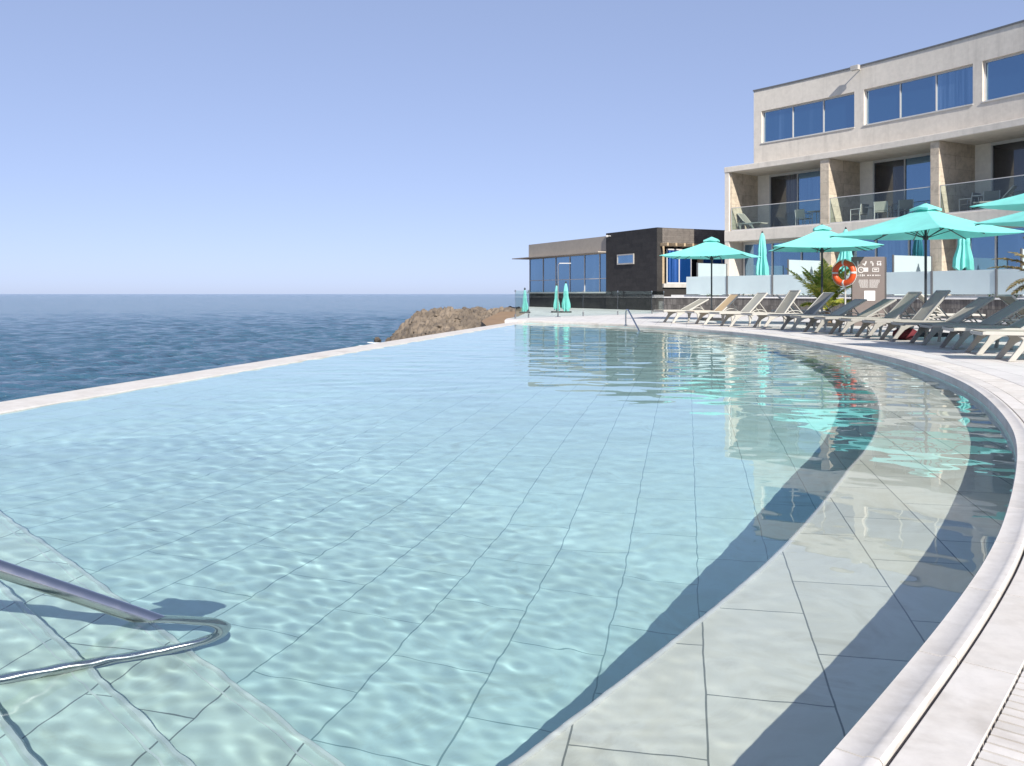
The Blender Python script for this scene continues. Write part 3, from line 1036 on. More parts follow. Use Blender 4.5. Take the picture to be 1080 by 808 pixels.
for bi, (a, b, _) in enumerate(bays):
    w = b - a
    lw = w * 0.13
    m = MB(); m.strip(F, a, a + lw, 2.42, 2.6, Z_S1, Z_F0, 2)
    m.build('balcony_wall', M['plaster_light'], hotel, world=True)
    d0, d1 = a + lw, b
    fr = MB()
    t = 0.06
    zt = Z_F0 - 0.12
    fr.strip(F, d0, d1, 2.44, 2.54, zt, Z_F0, 2)
    fr.strip(F, d0, d1, 2.44, 2.54, Z_S1, Z_S1 + 0.07, 2)
    mid = d0 + (d1 - d0) * 0.36
    last = d1 - (d1 - d0) * 0.28
    for uu in (d0 + t / 2, mid, last):
        fr.strip(F, uu - t / 2, uu + t / 2, 2.43, 2.53, Z_S1 + 0.07, zt, 1)
    fo = fr.build('balcony_door', M['white_metal'], hotel, world=True)
    gm = MB()
    gm.strip(F, d0 + t, mid - t / 2, 2.50, 2.515, Z_S1 + 0.07, zt, 1)
    gm.build('pane', M['window_dark'], fo, loc=None, world=True)
    gm = MB()
    gm.strip(F, mid + t / 2, last - t / 2, 2.48, 2.495, Z_S1 + 0.07, zt, 1)
    gm.strip(F, last + t / 2, d1 - 0.005, 2.50, 2.515, Z_S1 + 0.07, zt, 1)
    gm.build('pane', M['window'], fo, world=True)
    rl = MB()
    rl.strip(F, a + 0.03, b - 0.03, 0.10, 0.114, Z_S1 + 0.03, Z_S1 + 1.17, 6)
    ro = rl.build('balcony_railing', M['glass'], hotel, world=True)
    rt = MB()
    rt.strip(F, a + 0.02, b - 0.02, 0.085, 0.13, Z_S1 + 1.17, Z_S1 + 1.20, 6)
    rt.strip(F, a + 0.02, b - 0.02, 0.08, 0.135, Z_S1 + 0.002, Z_S1 + 0.06, 6)
    rt.strip(F, a + 0.005, a + 0.03, 0.085, 0.13, Z_S1 + 0.06, Z_S1 + 1.17, 1)
    rt.build('handrail', M['white_metal'], ro, world=True)
# ground storey glazing
for bi, (a, b, _) in enumerate(bays):
    nn = 3
    fr = MB(); gm = MB()
    t = 0.07
    fr.strip(F, a + 0.1, b, 1.02, 1.10, Z_S0 - 0.14, Z_S0 - 0.005, 4)
    fr.strip(F, a + 0.1, b, 1.02, 1.10, Z_T, Z_T + 0.08, 4)
    for i in range(nn + 1):
        uu = a + 0.1 + t / 2 + (b - a - 0.1 - t) * i / nn
        fr.strip(F, uu - t / 2, uu + t / 2, 1.0, 1.09, Z_T + 0.08, Z_S0 - 0.14, 1)
        if i < nn:
            u2 = a + 0.1 + t / 2 + (b - a - 0.1 - t) * (i + 1) / nn
            gm.strip(F, uu + t / 2, u2 - t / 2, 1.05, 1.07, Z_T + 0.08, Z_S0 - 0.14, 1)
    fo = fr.build('terrace_window', M['white_metal'], hotel, world=True)
    gm.build('pane', M['window'], fo, world=True)
# top storey windows
for (a, b) in groups:
    if b > UE: continue
    fr = MB(); gm = MB(); t = 0.05
    fr.strip(F, a + 0.002, b - 0.002, 1.24, 1.33, ZW0 + 0.002, ZW0 + 0.07, 4)
    fr.strip(F, a + 0.002, b - 0.002, 1.24, 1.33, ZW1 - 0.07, ZW1 - 0.002, 4)
    fr.strip(F, a - 0.02, b + 0.02, 1.06, 1.24, ZW0 - 0.03, ZW0 + 0.015, 4)
    for i in range(4):
        uu = a + t / 2 + 0.002 + (b - a - t - 0.004) * i / 3
        fr.strip(F, uu - t / 2, uu + t / 2, 1.235, 1.32, ZW0 + 0.07, ZW1 - 0.07, 1)
        if i < 3:
            u2 = a + t / 2 + 0.002 + (b - a - t - 0.004) * (i + 1) / 3
            gm.strip(F, uu + t / 2, u2 - t / 2, 1.28, 1.29, ZW0 + 0.07, ZW1 - 0.07, 1)
    fo = fr.build('window', M['white_metal'], hotel, world=True)
    gm.build('pane', M['window'], fo, world=True)
# floodlight and its bracket under the roof edge
uf = u_of(907, 1.1)
x, y = F(uf, 0.75); x2, y2 = F(uf, 1.1)
fl = MB()
fl.tube([(x2, y2, Z_R - 0.15), (x, y, Z_R - 0.10)], 0.03, 8)
a = ang(uf); ax = Vector((math.sin(a), -math.cos(a), 0)); ay = Vector((math.cos(a), math.sin(a), 0))
fl.obox((x, y, Z_R - 0.22), ax, ay, Vector((0, 0, 1)), -0.20, 0.20, -0.10, 0.08, 0.0, 0.22)
fl.build('floodlight', M['concrete'], hotel, world=True, bevel=0.01)

# ------------------------------------------------------------------ terrace wall, frosted screens
UW0 = u_of(724, -2.7)
sw = empty('stone_wall', (*F(0, -3.1), 0))
tag(sw, 'low grey split stone planter wall with white ledge below frosted screens', 'wall')
m = MB(); m.strip(F, u_of(700, -3.1), UE, -3.1, -2.8, 0.0, 0.70, 44)
m.build('stone_face', M['wall_stone'], sw, world=True)
m = MB(); m.strip(F, u_of(700, -3.1) - 0.02, UE, -3.14, -2.76, 0.70, 0.76, 44)
m.build('ledge', M['white_wall'], sw, world=True, bevel=0.01)
m = MB(); m.strip(F, u_of(694.5, -3.0), u_of(700, -3.1) - 0.025, -3.05, -2.8, 0.0, 0.52, 1)
m.build('end_block', M['concrete'], sw, world=True, bevel=0.01)
m = MB(); m.strip(F, u_of(700, -3.1) + 0.1, UE, -2.62, -2.46, 0.0, 0.85, 40)
m.build('white_kerb', M['white_wall'], sw, world=True)
scr = empty('glass_screen', (*F(UW0, -2.7), 0))
tag(scr, 'long row of frosted glass screen panels standing above the stone wall', 'glass screen')
posts = [UW0, u_of(767, -2.7), u_of(814.7, -2.7)]
st = posts[2] - posts[1]
while posts[-1] + st < UE:
    posts.append(posts[-1] + st)
for i, u in enumerate(posts):
    if i:
        m = MB(); m.strip(F, u - 0.035, u + 0.035, -2.74, -2.66, 0.62, 1.76, 1)
        m.build('post', M['grey_metal'], scr, world=True)
    if i < len(posts) - 1:
        m = MB(); m.strip(F, u + (0.05 if i else 0), posts[i + 1] - 0.05, -2.71, -2.69, 0.88, 1.75, 3)
        m.build('panel', M['frosted'], scr, world=True)
# planting strip between wall and screens
rng = random.Random(5)
pl = MB()
for _ in range(700):
    u = rng.uniform(1.0, UE - 1)
    if math.sin(u * 2.1) + math.sin(u * 0.73 + 1) < 0.2: continue
    x, y = F(u, rng.uniform(-2.78, -2.62))
    z = rng.uniform(0.74, 0.90)
    d = Vector((rng.gauss(0, 1), rng.gauss(0, 1), rng.gauss(0, 1))).normalized() * 0.05
    e = Vector((rng.gauss(0, 1), rng.gauss(0, 1), rng.gauss(0, 1))).normalized() * 0.03
    c = Vector((x, y, z))
    pl.poly([c - d, c + e, c + d, c - e])
tag(pl.build('ground_cover', M['shrub']), 'low dark ground cover in the planter below the frosted screens', 'plants', kind='stuff')
# dividers between the ground floor terraces (at right angles to the front)
names = ['at the far left end of the hotel terrace', 'behind the palm and the lifebuoy', 'just right of the brown sign', 'at the right edge of the photo']
for (u, nm) in zip((0.1, p2[0] + 0.1, p3[0] + 0.1, p4[0] + 0.1), names):
    d = empty('terrace_divider', (*F(u, -1.2), Z_T))
    tag(d, 'white frosted glass divider ' + nm, 'divider', 'frosted dividers between the hotel terraces')
    m = MB(); m.strip(F, u, u + 0.02, -2.35, -0.05, Z_T + 0.05, 2.43, 1)
    m.build('panel', M['divider'], d, world=True)
    for (o0, o1) in ((-2.42, -2.36), (-0.04, 0.02)):
        m = MB(); m.strip(F, u - 0.02, u + 0.04, o0, o1, Z_T, 2.45, 1)
        m.build('post', M['grey_metal'], d, world=True)

# ------------------------------------------------------------------ restaurant
RC = Vector((7.82, 46.0))
LD = Vector((-0.44, 0.898)).normalized(); RD = Vector((0.898, 0.44)).normalized()
def RF(a, b):
    p = RC + LD * a + RD * b
    return (p.x, p.y)
rest = empty('restaurant_building', (RC.x, RC.y, 0))
tag(rest, 'low dark stone building with a long blue glazed wing by the sea', 'restaurant')
AB, AG = 5.12, 15.36
m = MB(); m.strip(RF, 0, AB, 0.0, 0.35, 0, 4.49, 1)
m.strip(RF, AB - 0.35, AB, 0.35, 12.0, 0, 4.49, 1)
m.build('dark_wall', M['dark_stone'], rest, world=True, bevel=0.015)
m = MB(); m.strip(RF, 0.0, 0.35, 0.352, 14.0, 3.66, 4.485, 1)
m.build('upper_wall', M['brown_stone'], rest, world=True)
m = MB()
m.strip(RF, 0.0, 0.35, 0.352, 14.0, 0.0, 1.24, 1)
m.build('base_wall', M['dark_stone'], rest, world=True)
m = MB(); m.strip(RF, -0.12, 0.5, 0.36, 3.0, 1.24, 1.46, 1)
m.build('window_sill', M['concrete'], rest, world=True, bevel=0.01)
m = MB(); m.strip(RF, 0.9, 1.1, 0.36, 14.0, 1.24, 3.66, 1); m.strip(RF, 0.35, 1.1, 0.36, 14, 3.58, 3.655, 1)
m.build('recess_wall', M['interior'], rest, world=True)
for (b0, b1) in ((0.36, 0.50), (2.95, 3.1)):
    m = MB(); m.strip(RF, 0.02, 0.32, b0, b1, 1.463, 3.575, 1)
    m.build('timber_jamb', M['wood'], rest, world=True)
for (b0, b1, k) in ((0.85, 2.55, 2), (3.3, 5.4, 3), (5.6, 8.0, 3)):
    fr = MB(); gm = MB(); t = 0.06
    fr.strip(RF, 0.30, 0.38, b0, b1, 1.465, 1.53, 1); fr.strip(RF, 0.30, 0.38, b0, b1, 3.30, 3.37, 1)
    for i in range(k + 1):
        c = b0 + t / 2 + (b1 - b0 - t) * i / k
        fr.strip(RF, 0.295, 0.37, c - t / 2, c + t / 2, 1.53, 3.30, 1)
        if i < k:
            c2 = b0 + t / 2 + (b1 - b0 - t) * (i + 1) / k
            gm.strip(RF, 0.33, 0.345, c + t / 2, c2 - t / 2, 1.53, 3.30, 1)
    fo = fr.build('window', M['white_metal'], rest, world=True)
    gm.build('pane', M['window_vivid'], fo, world=True)
for i in range(16):
    m = MB(); b = 0.20 + 0.56 * i
    m.strip(RF, -0.62, 0.33 if b > 0.36 else -0.005, b, b + 0.12, 3.47, 3.64, 1)
    m.build('rafter', M['wood'], rest, world=True, bevel=0.01)
# slot window in the dark wall
def a_of(px):
    r = (px - 540) / FP
    return (RC.x - r * RC.y) / (r * LD.y - LD.x)
a0, a1 = a_of(669), a_of(651.5)
fr = MB()
fr.strip(RF, a0, a1, -0.06, -0.005, 2.58, 2.66, 1); fr.strip(RF, a0, a1, -0.06, -0.005, 3.10, 3.17, 1)
fr.strip(RF, a0, a0 + 0.07, -0.06, -0.005, 2.66, 3.10, 1); fr.strip(RF, a1 - 0.07, a1, -0.06, -0.005, 2.66, 3.10, 1)
fo = fr.build('slot_window', M['concrete'], rest, world=True)
gm = MB(); gm.strip(RF, a0 + 0.07, a1 - 0.07, -0.03, -0.006, 2.66, 3.10, 1)
gm.build('pane', M['window'], fo, world=True)
cm = MB()
q = RC + LD * 4.6
cm.tube([(q.x, q.y, 4.30), (q.x - RD.x * 0.22, q.y - RD.y * 0.22, 4.30)], 0.025, 8)
q2 = q - RD * 0.26
cm.lathe([(0.02, 0.0), (0.09, 0.04), (0.10, 0.10), (0.06, 0.14)], (q2.x, q2.y, 4.20), 12)
cm.build('security_camera', M['white_metal'], rest, world=True)
# glazed wing
m = MB(); m.strip(RF, AB + 0.002, AG, 0.12, 0.5, 3.42, 4.34, 1); m.strip(RF, AG - 0.3, AG, 0.5, 9, 3.42, 4.34, 1)
m.build('parapet', M['parapet'], rest, world=True)
m = MB(); m.strip(RF, AB + 0.002, AG + 1.3, -0.55, 9.0, 3.36, 3.42, 1)
m.build('eave', M['parapet'], rest, world=True)
m = MB(); m.strip(RF, AB + 0.002, AG, 0.16, 0.5, 0, 0.94, 1); m.strip(RF, AG - 0.3, AG, 0.5, 9, 0, 0.94, 1)
m.build('plinth', M['dark_stone'], rest, world=True)
m = MB(); m.strip(RF, AB + 0.002, AG + 0.05, 0.02, 0.3, 0.94, 1.02, 1)
m.build('glazing_sill', M['plaster_light'], rest, world=True)
bp_ = [AB + 0.004] + [a_of(p) for p in (629.4, 613.5, 598, 583.3, 570)] + [AG]
for i in range(len(bp_) - 1):
    c0, c1 = bp_[i], bp_[i + 1]
    fr = MB(); t = 0.05
    fr.strip(RF, c1 - t, c1, 0.17, 0.25, 1.021, 3.358, 1)
    fr.strip(RF, c0, c1 - t, 0.175, 0.25, 1.80, 1.85, 1)
    fr.strip(RF, c0, c1 - t, 0.175, 0.25, 3.31, 3.358, 1)
    fo = fr.build('window', M['white_metal'], rest, world=True)
    gm = MB(); gm.strip(RF, c0, c1 - t, 0.21, 0.222, 1.022, 1.80, 1); gm.strip(RF, c0, c1 - t, 0.21, 0.222, 1.85, 3.31, 1)
    gm.build('pane', M['window'], fo, world=True)
fr = MB()
for i in range(6):
    b = 0.25 + 8.6 * i / 5
    fr.strip(RF, AG - 0.10, AG - 0.04, b, b + 0.05, 1.021, 3.358, 1)
fr.strip(RF, AG - 0.11, AG - 0.03, 0.25, 8.9, 1.80, 1.85, 1)
fo = fr.build('window', M['white_metal'], rest, world=True)
gm = MB(); gm.strip(RF, AG - 0.08, AG - 0.07, 0.3, 8.8, 1.022, 3.35, 1)
gm.build('pane', M['window'], fo, world=True)
m = MB(); m.strip(RF, 0.36, AG - 0.4, 0.55, 12, 3.90, 4.2, 1)
m.build('flat_roof', M['concrete'], rest, world=True)
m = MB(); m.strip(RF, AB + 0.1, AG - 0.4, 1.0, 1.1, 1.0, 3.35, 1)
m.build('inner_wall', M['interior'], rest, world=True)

# ------------------------------------------------------------------ glass fence at the far end of the pool
fpts = [(543.5, 31.0), (557.5, 32.0), (615, 34.5), (651.5, 36.5), (687.5, 38.5), (700, 41.5)]
fp = [Vector(((px - 540) / FP * d, d, 0)) for px, d in fpts]
fen = empty('glass_fence', fp[1])
tag(fen, 'frameless clear glass pool fence standing before the dark restaurant', 'fence')
for i in range(len(fp) - 1):
    a, b = fp[i], fp[i + 1]
    d = (b - a).normalized(); nrm = Vector((d.y, -d.x, 0))
    L = (b - a).length
    m = MB(); m.obox(a, d, nrm, Vector((0, 0, 1)), 0.03, L - 0.03, -0.007, 0.007, 0.05, 1.02)
    m.build('panel', M['glass_fence'], fen, world=True)
for p in fp:
    m = MB()
    m.tube([(p.x, p.y, 0), (p.x, p.y, 0.16)], 0.03, 10)
    m.tube([(p.x, p.y, 0.97), (p.x, p.y, 1.04)], 0.028, 10)
    m.tube([(p.x, p.y, 0.16), (p.x, p.y, 0.97)], 0.006, 6)
    m.build('clamp', M['steel'], fen, world=True)

# outdoor shower
p = gp(588.5, 334.5)
sh = empty('outdoor_shower', p)
tag(sh, 'thin steel outdoor shower post with flat head behind the glass fence', 'shower')
m = MB(); m.tube([(0, 0, 0), (0, 0, 2.0), (0.02, 0, 2.06), (0.08, 0, 2.09)], 0.022, 8); m.build('post', M['steel'], sh, smooth=True)
m = MB(); m.box(0.05, 0.50, -0.06, 0.06, 2.07, 2.10); m.build('shower_head', M['white_metal'], sh)
m = MB(); m.lathe([(0.11, 0), (0.11, 0.02), (0.03, 0.03)], n=16); m.build('base_plate', M['steel'], sh)

# ------------------------------------------------------------------ pool ladders / handrails
def bez(P, n=10):
    return [tuple(v) for v in catmull([Vector(p) for p in P], n)]
hr = empty('pool_handrail', (3.25, 24.6, 0))
tag(hr, 'thin steel handrail bending from the far coping into the water', 'handrail')
b0 = gp(660, 343.5)
m = MB()
e0 = Vector((3.42, 22.1, -0.30))
m.tube(bez([(b0.x, b0.y, -0.02), (b0.x, b0.y, 0.28), (b0.x + 0.01, b0.y - 0.03, 0.42), (b0.x + 0.03, b0.y - 0.18, 0.445), (b0.x + 0.05, b0.y - 0.5, 0.36), (e0.x, e0.y, e0.z), (e0.x + 0.02, e0.y - 0.3, -0.45)]), 0.022, 10)
m.build('rail', M['steel'], hr, smooth=True, world=True)
m = MB(); m.lathe([(0.06, 0.0), (0.06, 0.012), (0.03, 0.03)], (b0.x, b0.y, 0), 14)
m.build('flange', M['steel'], hr, world=True)

nh = empty('pool_handrail', (-2.6, 1.8, 0))
tag(nh, 'thick steel handrail looping down into the water above the entry steps', 'handrail')
m = MB()
ex = Vector((-1.10, 2.575, WZ))
dirp = Vector((-0.35, -0.18, 0.212))
f1 = ex + dirp * 1.0; f2 = ex + dirp * 2.2; f3 = ex + dirp * 3.2
hp = bez([(-2.75, 1.72, -0.02), (-2.75, 1.72, 0.35), (-2.70, 1.75, 0.60), (-2.55, 1.83, 0.68), tuple(f3), tuple(f2), tuple(f1), tuple(ex), (-1.00, 2.625, -0.145),
          (-0.93, 2.66, -0.20), (-0.905, 2.675, -0.265), (-0.93, 2.66, -0.32), (-1.01, 2.62, -0.35), (-1.2, 2.525, -0.355), (-1.5, 2.37, -0.355), (-1.60, 2.32, -0.33), (-1.62, 2.31, -0.22)], 8)
m.tube(hp, 0.0235, 16)
receiver(m.build('rail', M['steel'], nh, smooth=True, world=True))
m = MB(); m.lathe([(0.065, 0.0), (0.065, 0.012), (0.03, 0.03)], (-2.75, 1.72, 0), 16)
m.build('flange', M['steel'], nh, world=True)

# ------------------------------------------------------------------ parasols
def parasol(loc, rz, label, half=1.95):
    t = empty('parasol', loc)
    tag(t, label, 'parasol', 'open turquoise parasols on the pool deck')
    ZT, ZA = 2.18, 2.74
    cs = [Vector((math.cos(rz + k * math.pi / 2) * half, math.sin(rz + k * math.pi / 2) * half, ZT)) for k in range(4)]
    apex = Vector((0, 0, ZA))
    m = MB()
    n = 10
    for layer in (0.0, -0.008):
        for k in range(4):
            a, b = cs[k], cs[(k + 1) % 4]
            idx = {}
            for i in range(n + 1):
                for j in range(n + 1 - i):
                    w0 = i / n; w1 = j / n; w2 = 1 - w0 - w1
                    p = apex * w0 + a * w1 + b * w2
                    # cloth sags a little between the ribs and flares at the rim
                    sag = -0.05 * math.sin(math.pi * min(1, (1 - w0))) - 0.10 * 4 * w1 * w2 * 0.5
                    p = p + Vector((0, 0, sag + layer))
                    pull = 1 - 0.05 * 4 * w1 * w2 * (1 - w0)
                    p.x *= pull; p.y *= pull
                    idx[(i, j)] = len(m.v); m.v.append(tuple(p))
            for i in range(n):
                for j in range(n - i):
                    tri = (idx[(i, j)], idx[(i + 1, j)], idx[(i, j + 1)])
                    m.f.append(tri)
                    if j < n - i - 1:
                        m.f.append((idx[(i + 1, j)], idx[(i + 1, j + 1)], idx[(i, j + 1)]))
    can = m.build('canopy', M['turquoise'], t)
    m = MB()
    b = len(m.v)
    for k in range(4):
        c0 = cs[k] * 0.16; c1 = cs[(k + 1) % 4] * 0.16
        c0 = Vector((c0.x, c0.y, ZA - 0.03)); c1 = Vector((c1.x, c1.y, ZA - 0.03))
        mid = (c0 + c1) * 0.5 + Vector((0, 0, 0.035))
        top = Vector((0, 0, ZA + 0.10))
        for dz in (0.0, -0.008):
            D = Vector((0, 0, dz))
            m.poly([top + D, c0 + D, mid + D]); m.poly([top + D, mid + D, c1 + D])
        m.poly([c0, mid, mid - Vector((0, 0, 0.05)), c0 - Vector((0, 0, 0.05))])
        m.poly([mid, c1, c1 - Vector((0, 0, 0.05)), mid - Vector((0, 0, 0.05))])
    m.build('vent', M['turquoise'], can)
    m = MB(); m.tube([(0, 0, 0.05), (0, 0, ZA + 0.05)], 0.027, 12); m.lathe([(0.03, 0), (0.03, 0.03), (0.012, 0.06)], (0, 0, ZA + 0.06), 10)
    m.build('pole', M['dark_metal'], t, smooth='auto')
    m = MB(); m.lathe([(0.05, 0.0), (0.055, 0.03), (0.055, 0.09), (0.04, 0.10)], (0, 0, 2.05), 12)
    m.build('hub', M['dark_metal'], t, smooth='auto')
    for k in range(8):
        g = rz + k * math.pi / 4
        rad = half * (1.0 if k % 2 == 0 else 0.69)
        e = Vector((math.cos(g) * rad * 0.985, math.sin(g) * rad * 0.985, ZT - 0.035 - (0.04 if k % 2 else 0)))
        s0 = Vector((math.cos(g) * 0.05, math.sin(g) * 0.05, ZA - 0.08))
        m = MB()
        mid = s0.lerp(e, 0.5) + Vector((0, 0, -0.055))
        m.tube([s0, mid, e], 0.011, 6)
        h = Vector((math.cos(g) * 0.05, math.sin(g) * 0.05, 2.10))
        m.tube([h, s0.lerp(e, 0.45) + Vector((0, 0, -0.055))], 0.009, 6)
        m.build('rib', M['dark_metal'], t)
    m = MB(); m.box(-0.34, 0.34, -0.34, 0.34, 0.0, 0.085); m.lathe([(0.05, 0.085), (0.04, 0.12), (0.036, 0.40), (0.034, 0.41)], n=12)
    bs = m.build('base', M['black'], t, bevel=0.012)
    return t
def pxd(px, d):
    return Vector(((px - 540) / FP * d, d, 0))
parasol(pxd(750.5, 28.9), math.atan2(-1.87, 0.56), 'farthest open turquoise parasol, in front of the white terrace divider')
parasol(pxd(867, 23.8), math.atan2(-1.65, 1.0), 'open turquoise parasol over the low palm and lifebuoy')
parasol(pxd(976.3, 18.2), math.atan2(-1.85, -0.6), 'large open turquoise parasol right of the brown sign, whole canopy in view')
u4 = Vector((6.70, 12.5, 0)); u5 = Vector((8.37, 15.5, 0))
parasol(u4 + Vector((1.70, -0.95, 0)), math.atan2(0.95, -1.70), 'turquoise parasol cut by the right edge, the upper of the two canopy tips', 1.95)
parasol(u5 + Vector((1.60, -1.12, 0)), math.atan2(1.12, -1.60), 'turquoise parasol cut by the right edge, the lower of the two canopy tips', 1.95)

def closed_parasol(loc, top, bottom, rad, label, seed):
    t = empty('closed_parasol', loc)
    tag(t, label, 'parasol', 'furled turquoise parasols')
    rg = random.Random(seed)
    m = MB()
    n = 20; levels = 16
    ph = [rg.uniform(-0.3, 0.3) for _ in range(n)]
    bz = [rg.uniform(-0.12, 0.12) for _ in range(n)]
    for i in range(levels + 1):
        s = i / levels
        prof = rad * float(np.interp(s, [0, 0.05, 0.16, 0.42, 0.52, 0.62, 0.8, 1.0], [0.12, 0.34, 0.50, 0.62, 0.56, 0.70, 0.95, 1.0]))
        for k in range(n):
            g = 6.283 * k / n
            r = prof * (1.0 + (0.30 if k % 2 else -0.28) * min(1, s * 2) + ph[k] * s)
            z = top - (top - bottom + bz[k]) * s
            m.v.append((r * math.cos(g), r * math.sin(g), z))
    for i in range(levels):
        for k in range(n):
            k2 = (k + 1) % n
            m.f.append((i * n + k, i * n + k2, (i + 1) * n + k2, (i + 1) * n + k))
    m.f.append(tuple(range(n)))
    m.build('canopy', M['turquoise'], t)
    m = MB(); m.tube([(0, 0, 0.02), (0, 0, top + 0.06)], 0.022, 10); m.lathe([(0.035, 0), (0.05, 0.04), (0.01, 0.11)], (0, 0, top - 0.01), 10)
    m.build('pole', M['dark_metal'], t)
    m = MB(); m.box(-0.26, 0.26, -0.26, 0.26, 0, 0.07); m.build('base', M['black'], t, bevel=0.01)
    return t
closed_parasol(pxd(587, 41), 1.32, 0.12, 0.125, 'furled turquoise parasol behind the fence, left of a close pair', 1)
closed_parasol(pxd(596.8, 41), 1.42, 0.10, 0.16, 'furled turquoise parasol behind the fence, fuller one right of a close pair', 2)
closed_parasol(pxd(553.5, 40), 1.10, 0.10, 0.12, 'furled turquoise parasol seen through the leftmost fence panel', 3)
for (px, off, top, bot, rad, lab, sd) in ((804, -1.4, 3.00, 0.95, 0.27, 'furled turquoise parasol on the terrace between the two farthest open parasols', 4),
                                      (892, -1.4, 2.90, 1.00, 0.30, 'furled turquoise parasol on the terrace above the orange lifebuoy', 5),
                                      (1017, -1.3, 2.85, 1.05, 0.28, 'furled turquoise parasol on the terrace by the rightmost windows, widest of the furled ones', 6)):
    u = u_of(px, off); x, y = F(u, off)
    closed_parasol((x, y, Z_T), top, bot, rad, lab, sd)

# ------------------------------------------------------------------ sun loungers
def lounger(frame, sling, ang_deg):
    t = empty('sun_lounger')
    Wd = 0.335
    m = MB()
    for sy in (-1, 1):
        pts = [(0.0, 0.355), (0.0, 0.39), (0.05, 0.40), (1.0, 0.40), (1.62, 0.388), (1.64, 0.36), (1.0, 0.352), (0.5, 0.35)]
        m.extrude_xz(pts, sy * Wd - 0.024, sy * Wd + 0.024)
    m.box(0.0, 0.05, -Wd + 0.026, Wd - 0.026, 0.34, 0.385)
    m.box(0.90, 0.94, -Wd + 0.026, Wd - 0.026, 0.33, 0.37)
    m.box(1.59, 1.63, -Wd + 0.026, Wd - 0.026, 0.345, 0.375)
    m.build('frame', frame, t, bevel=0.008)
    m = MB()
    nx, ny = 10, 8
    for lay in (0.0, -0.006):
        b = len(m.v)
        for i in range(nx + 1):
            for j in range(ny + 1):
                x = 0.03 + 0.89 * i / nx; y = -Wd + 0.02 + (2 * Wd - 0.04) * j / ny
                m.v.append((x, y, 0.396 + lay - 0.012 * math.sin(math.pi * j / ny) * math.sin(math.pi * i / nx)))
        for i in range(nx):
            for j in range(ny):
                q = b + i * (ny + 1) + j
                m.f.append((q, q + 1, q + ny + 2, q + ny + 1))
    m.build('seat', sling, t, smooth=True)
    # backrest, hinged on the rails
    BL = 0.74
    m = MB()
    for sy in (-1, 1):
        m.box(-0.02, BL, sy * (Wd - 0.055) - 0.02, sy * (Wd - 0.055) + 0.02, -0.018, 0.022)
    m.box(BL - 0.035, BL, -Wd + 0.076, Wd - 0.076, -0.016, 0.02)
    bk = m.build('backrest', frame, t, bevel=0.008)
    bk.location = (0.93, 0, 0.395)
    bk.rotation_euler = (0, -R(ang_deg), 0)
    m = MB()
    w2 = Wd - 0.075
    for lay in (0.0, -0.006):
        b = len(m.v)
        for i in range(nx + 1):
            for j in range(ny + 1):
                x = (BL - 0.036) * i / nx; y = -w2 + 2 * w2 * j / ny
                m.v.append((x, y, 0.012 + lay - 0.02 * math.sin(math.pi * j / ny) * math.sin(math.pi * i / nx)))
        for i in range(nx):
            for j in range(ny):
                q = b + i * (ny + 1) + j
                m.f.append((q, q + 1, q + ny + 2, q + ny + 1))
    m.build('sling', sling, bk, smooth=True)
    # legs: broad raked front legs with an arched root, thinner rear legs
    for sy in (-1, 1):
        y0, y1 = sorted((sy * (Wd - 0.004), sy * (Wd - 0.055)))
        m = MB()
        m.extrude_xz([(0.30, 0.0), (0.385, 0.0), (0.475, 0.12), (0.56, 0.215), (0.66, 0.275), (0.80, 0.315), (0.86, 0.352), (0.42, 0.35), (0.485, 0.29), (0.45, 0.215)], y0, y1)
        m.build('leg', frame, t, bevel=0.012)
        m = MB()
        m.extrude_xz([(1.16, 0.0), (1.21, 0.0), (1.23, 0.12), (1.27, 0.25), (1.36, 0.352), (1.08, 0.352), (1.17, 0.26), (1.185, 0.12)], y0, y1)
        m.build('leg', frame, t, bevel=0.01)
    # prop that holds the backrest up
    a = R(ang_deg)
    top = Vector((0.93 + math.cos(a) * 0.42, 0, 0.395 + math.sin(a) * 0.42 - 0.03))
    m = MB()
    m.tube(bez([(1.50, -0.22, 0.36), (1.44, -0.225, 0.40), tuple(top + Vector((0, -0.22, 0)))], 5), 0.013, 6)
    m.tube(bez([(1.50, 0.22, 0.36), (1.44, 0.225, 0.40), tuple(top + Vector((0, 0.22, 0)))], 5), 0.013, 6)
    m.tube([(1.50, -0.22, 0.36), (1.50, 0.22, 0.36)], 0.013, 6)
    for sy in (-1, 1):                       # looped side bracket of the reclining gear
        m.tube(bez([(0.98, sy * 0.30, 0.40), (1.10, sy * 0.30, 0.455), (1.28, sy * 0.30, 0.46), (1.40, sy * 0.30, 0.40)], 5), 0.012, 6)
    m.build('prop', frame, t, smooth=True)
    return t

LW, LT = M['lounger_white'], M['lounger_taupe']
SP, SG, SD, ST = M['sling_pale'], M['sling_grey'], M['sling_dark'], M['sling_tan']
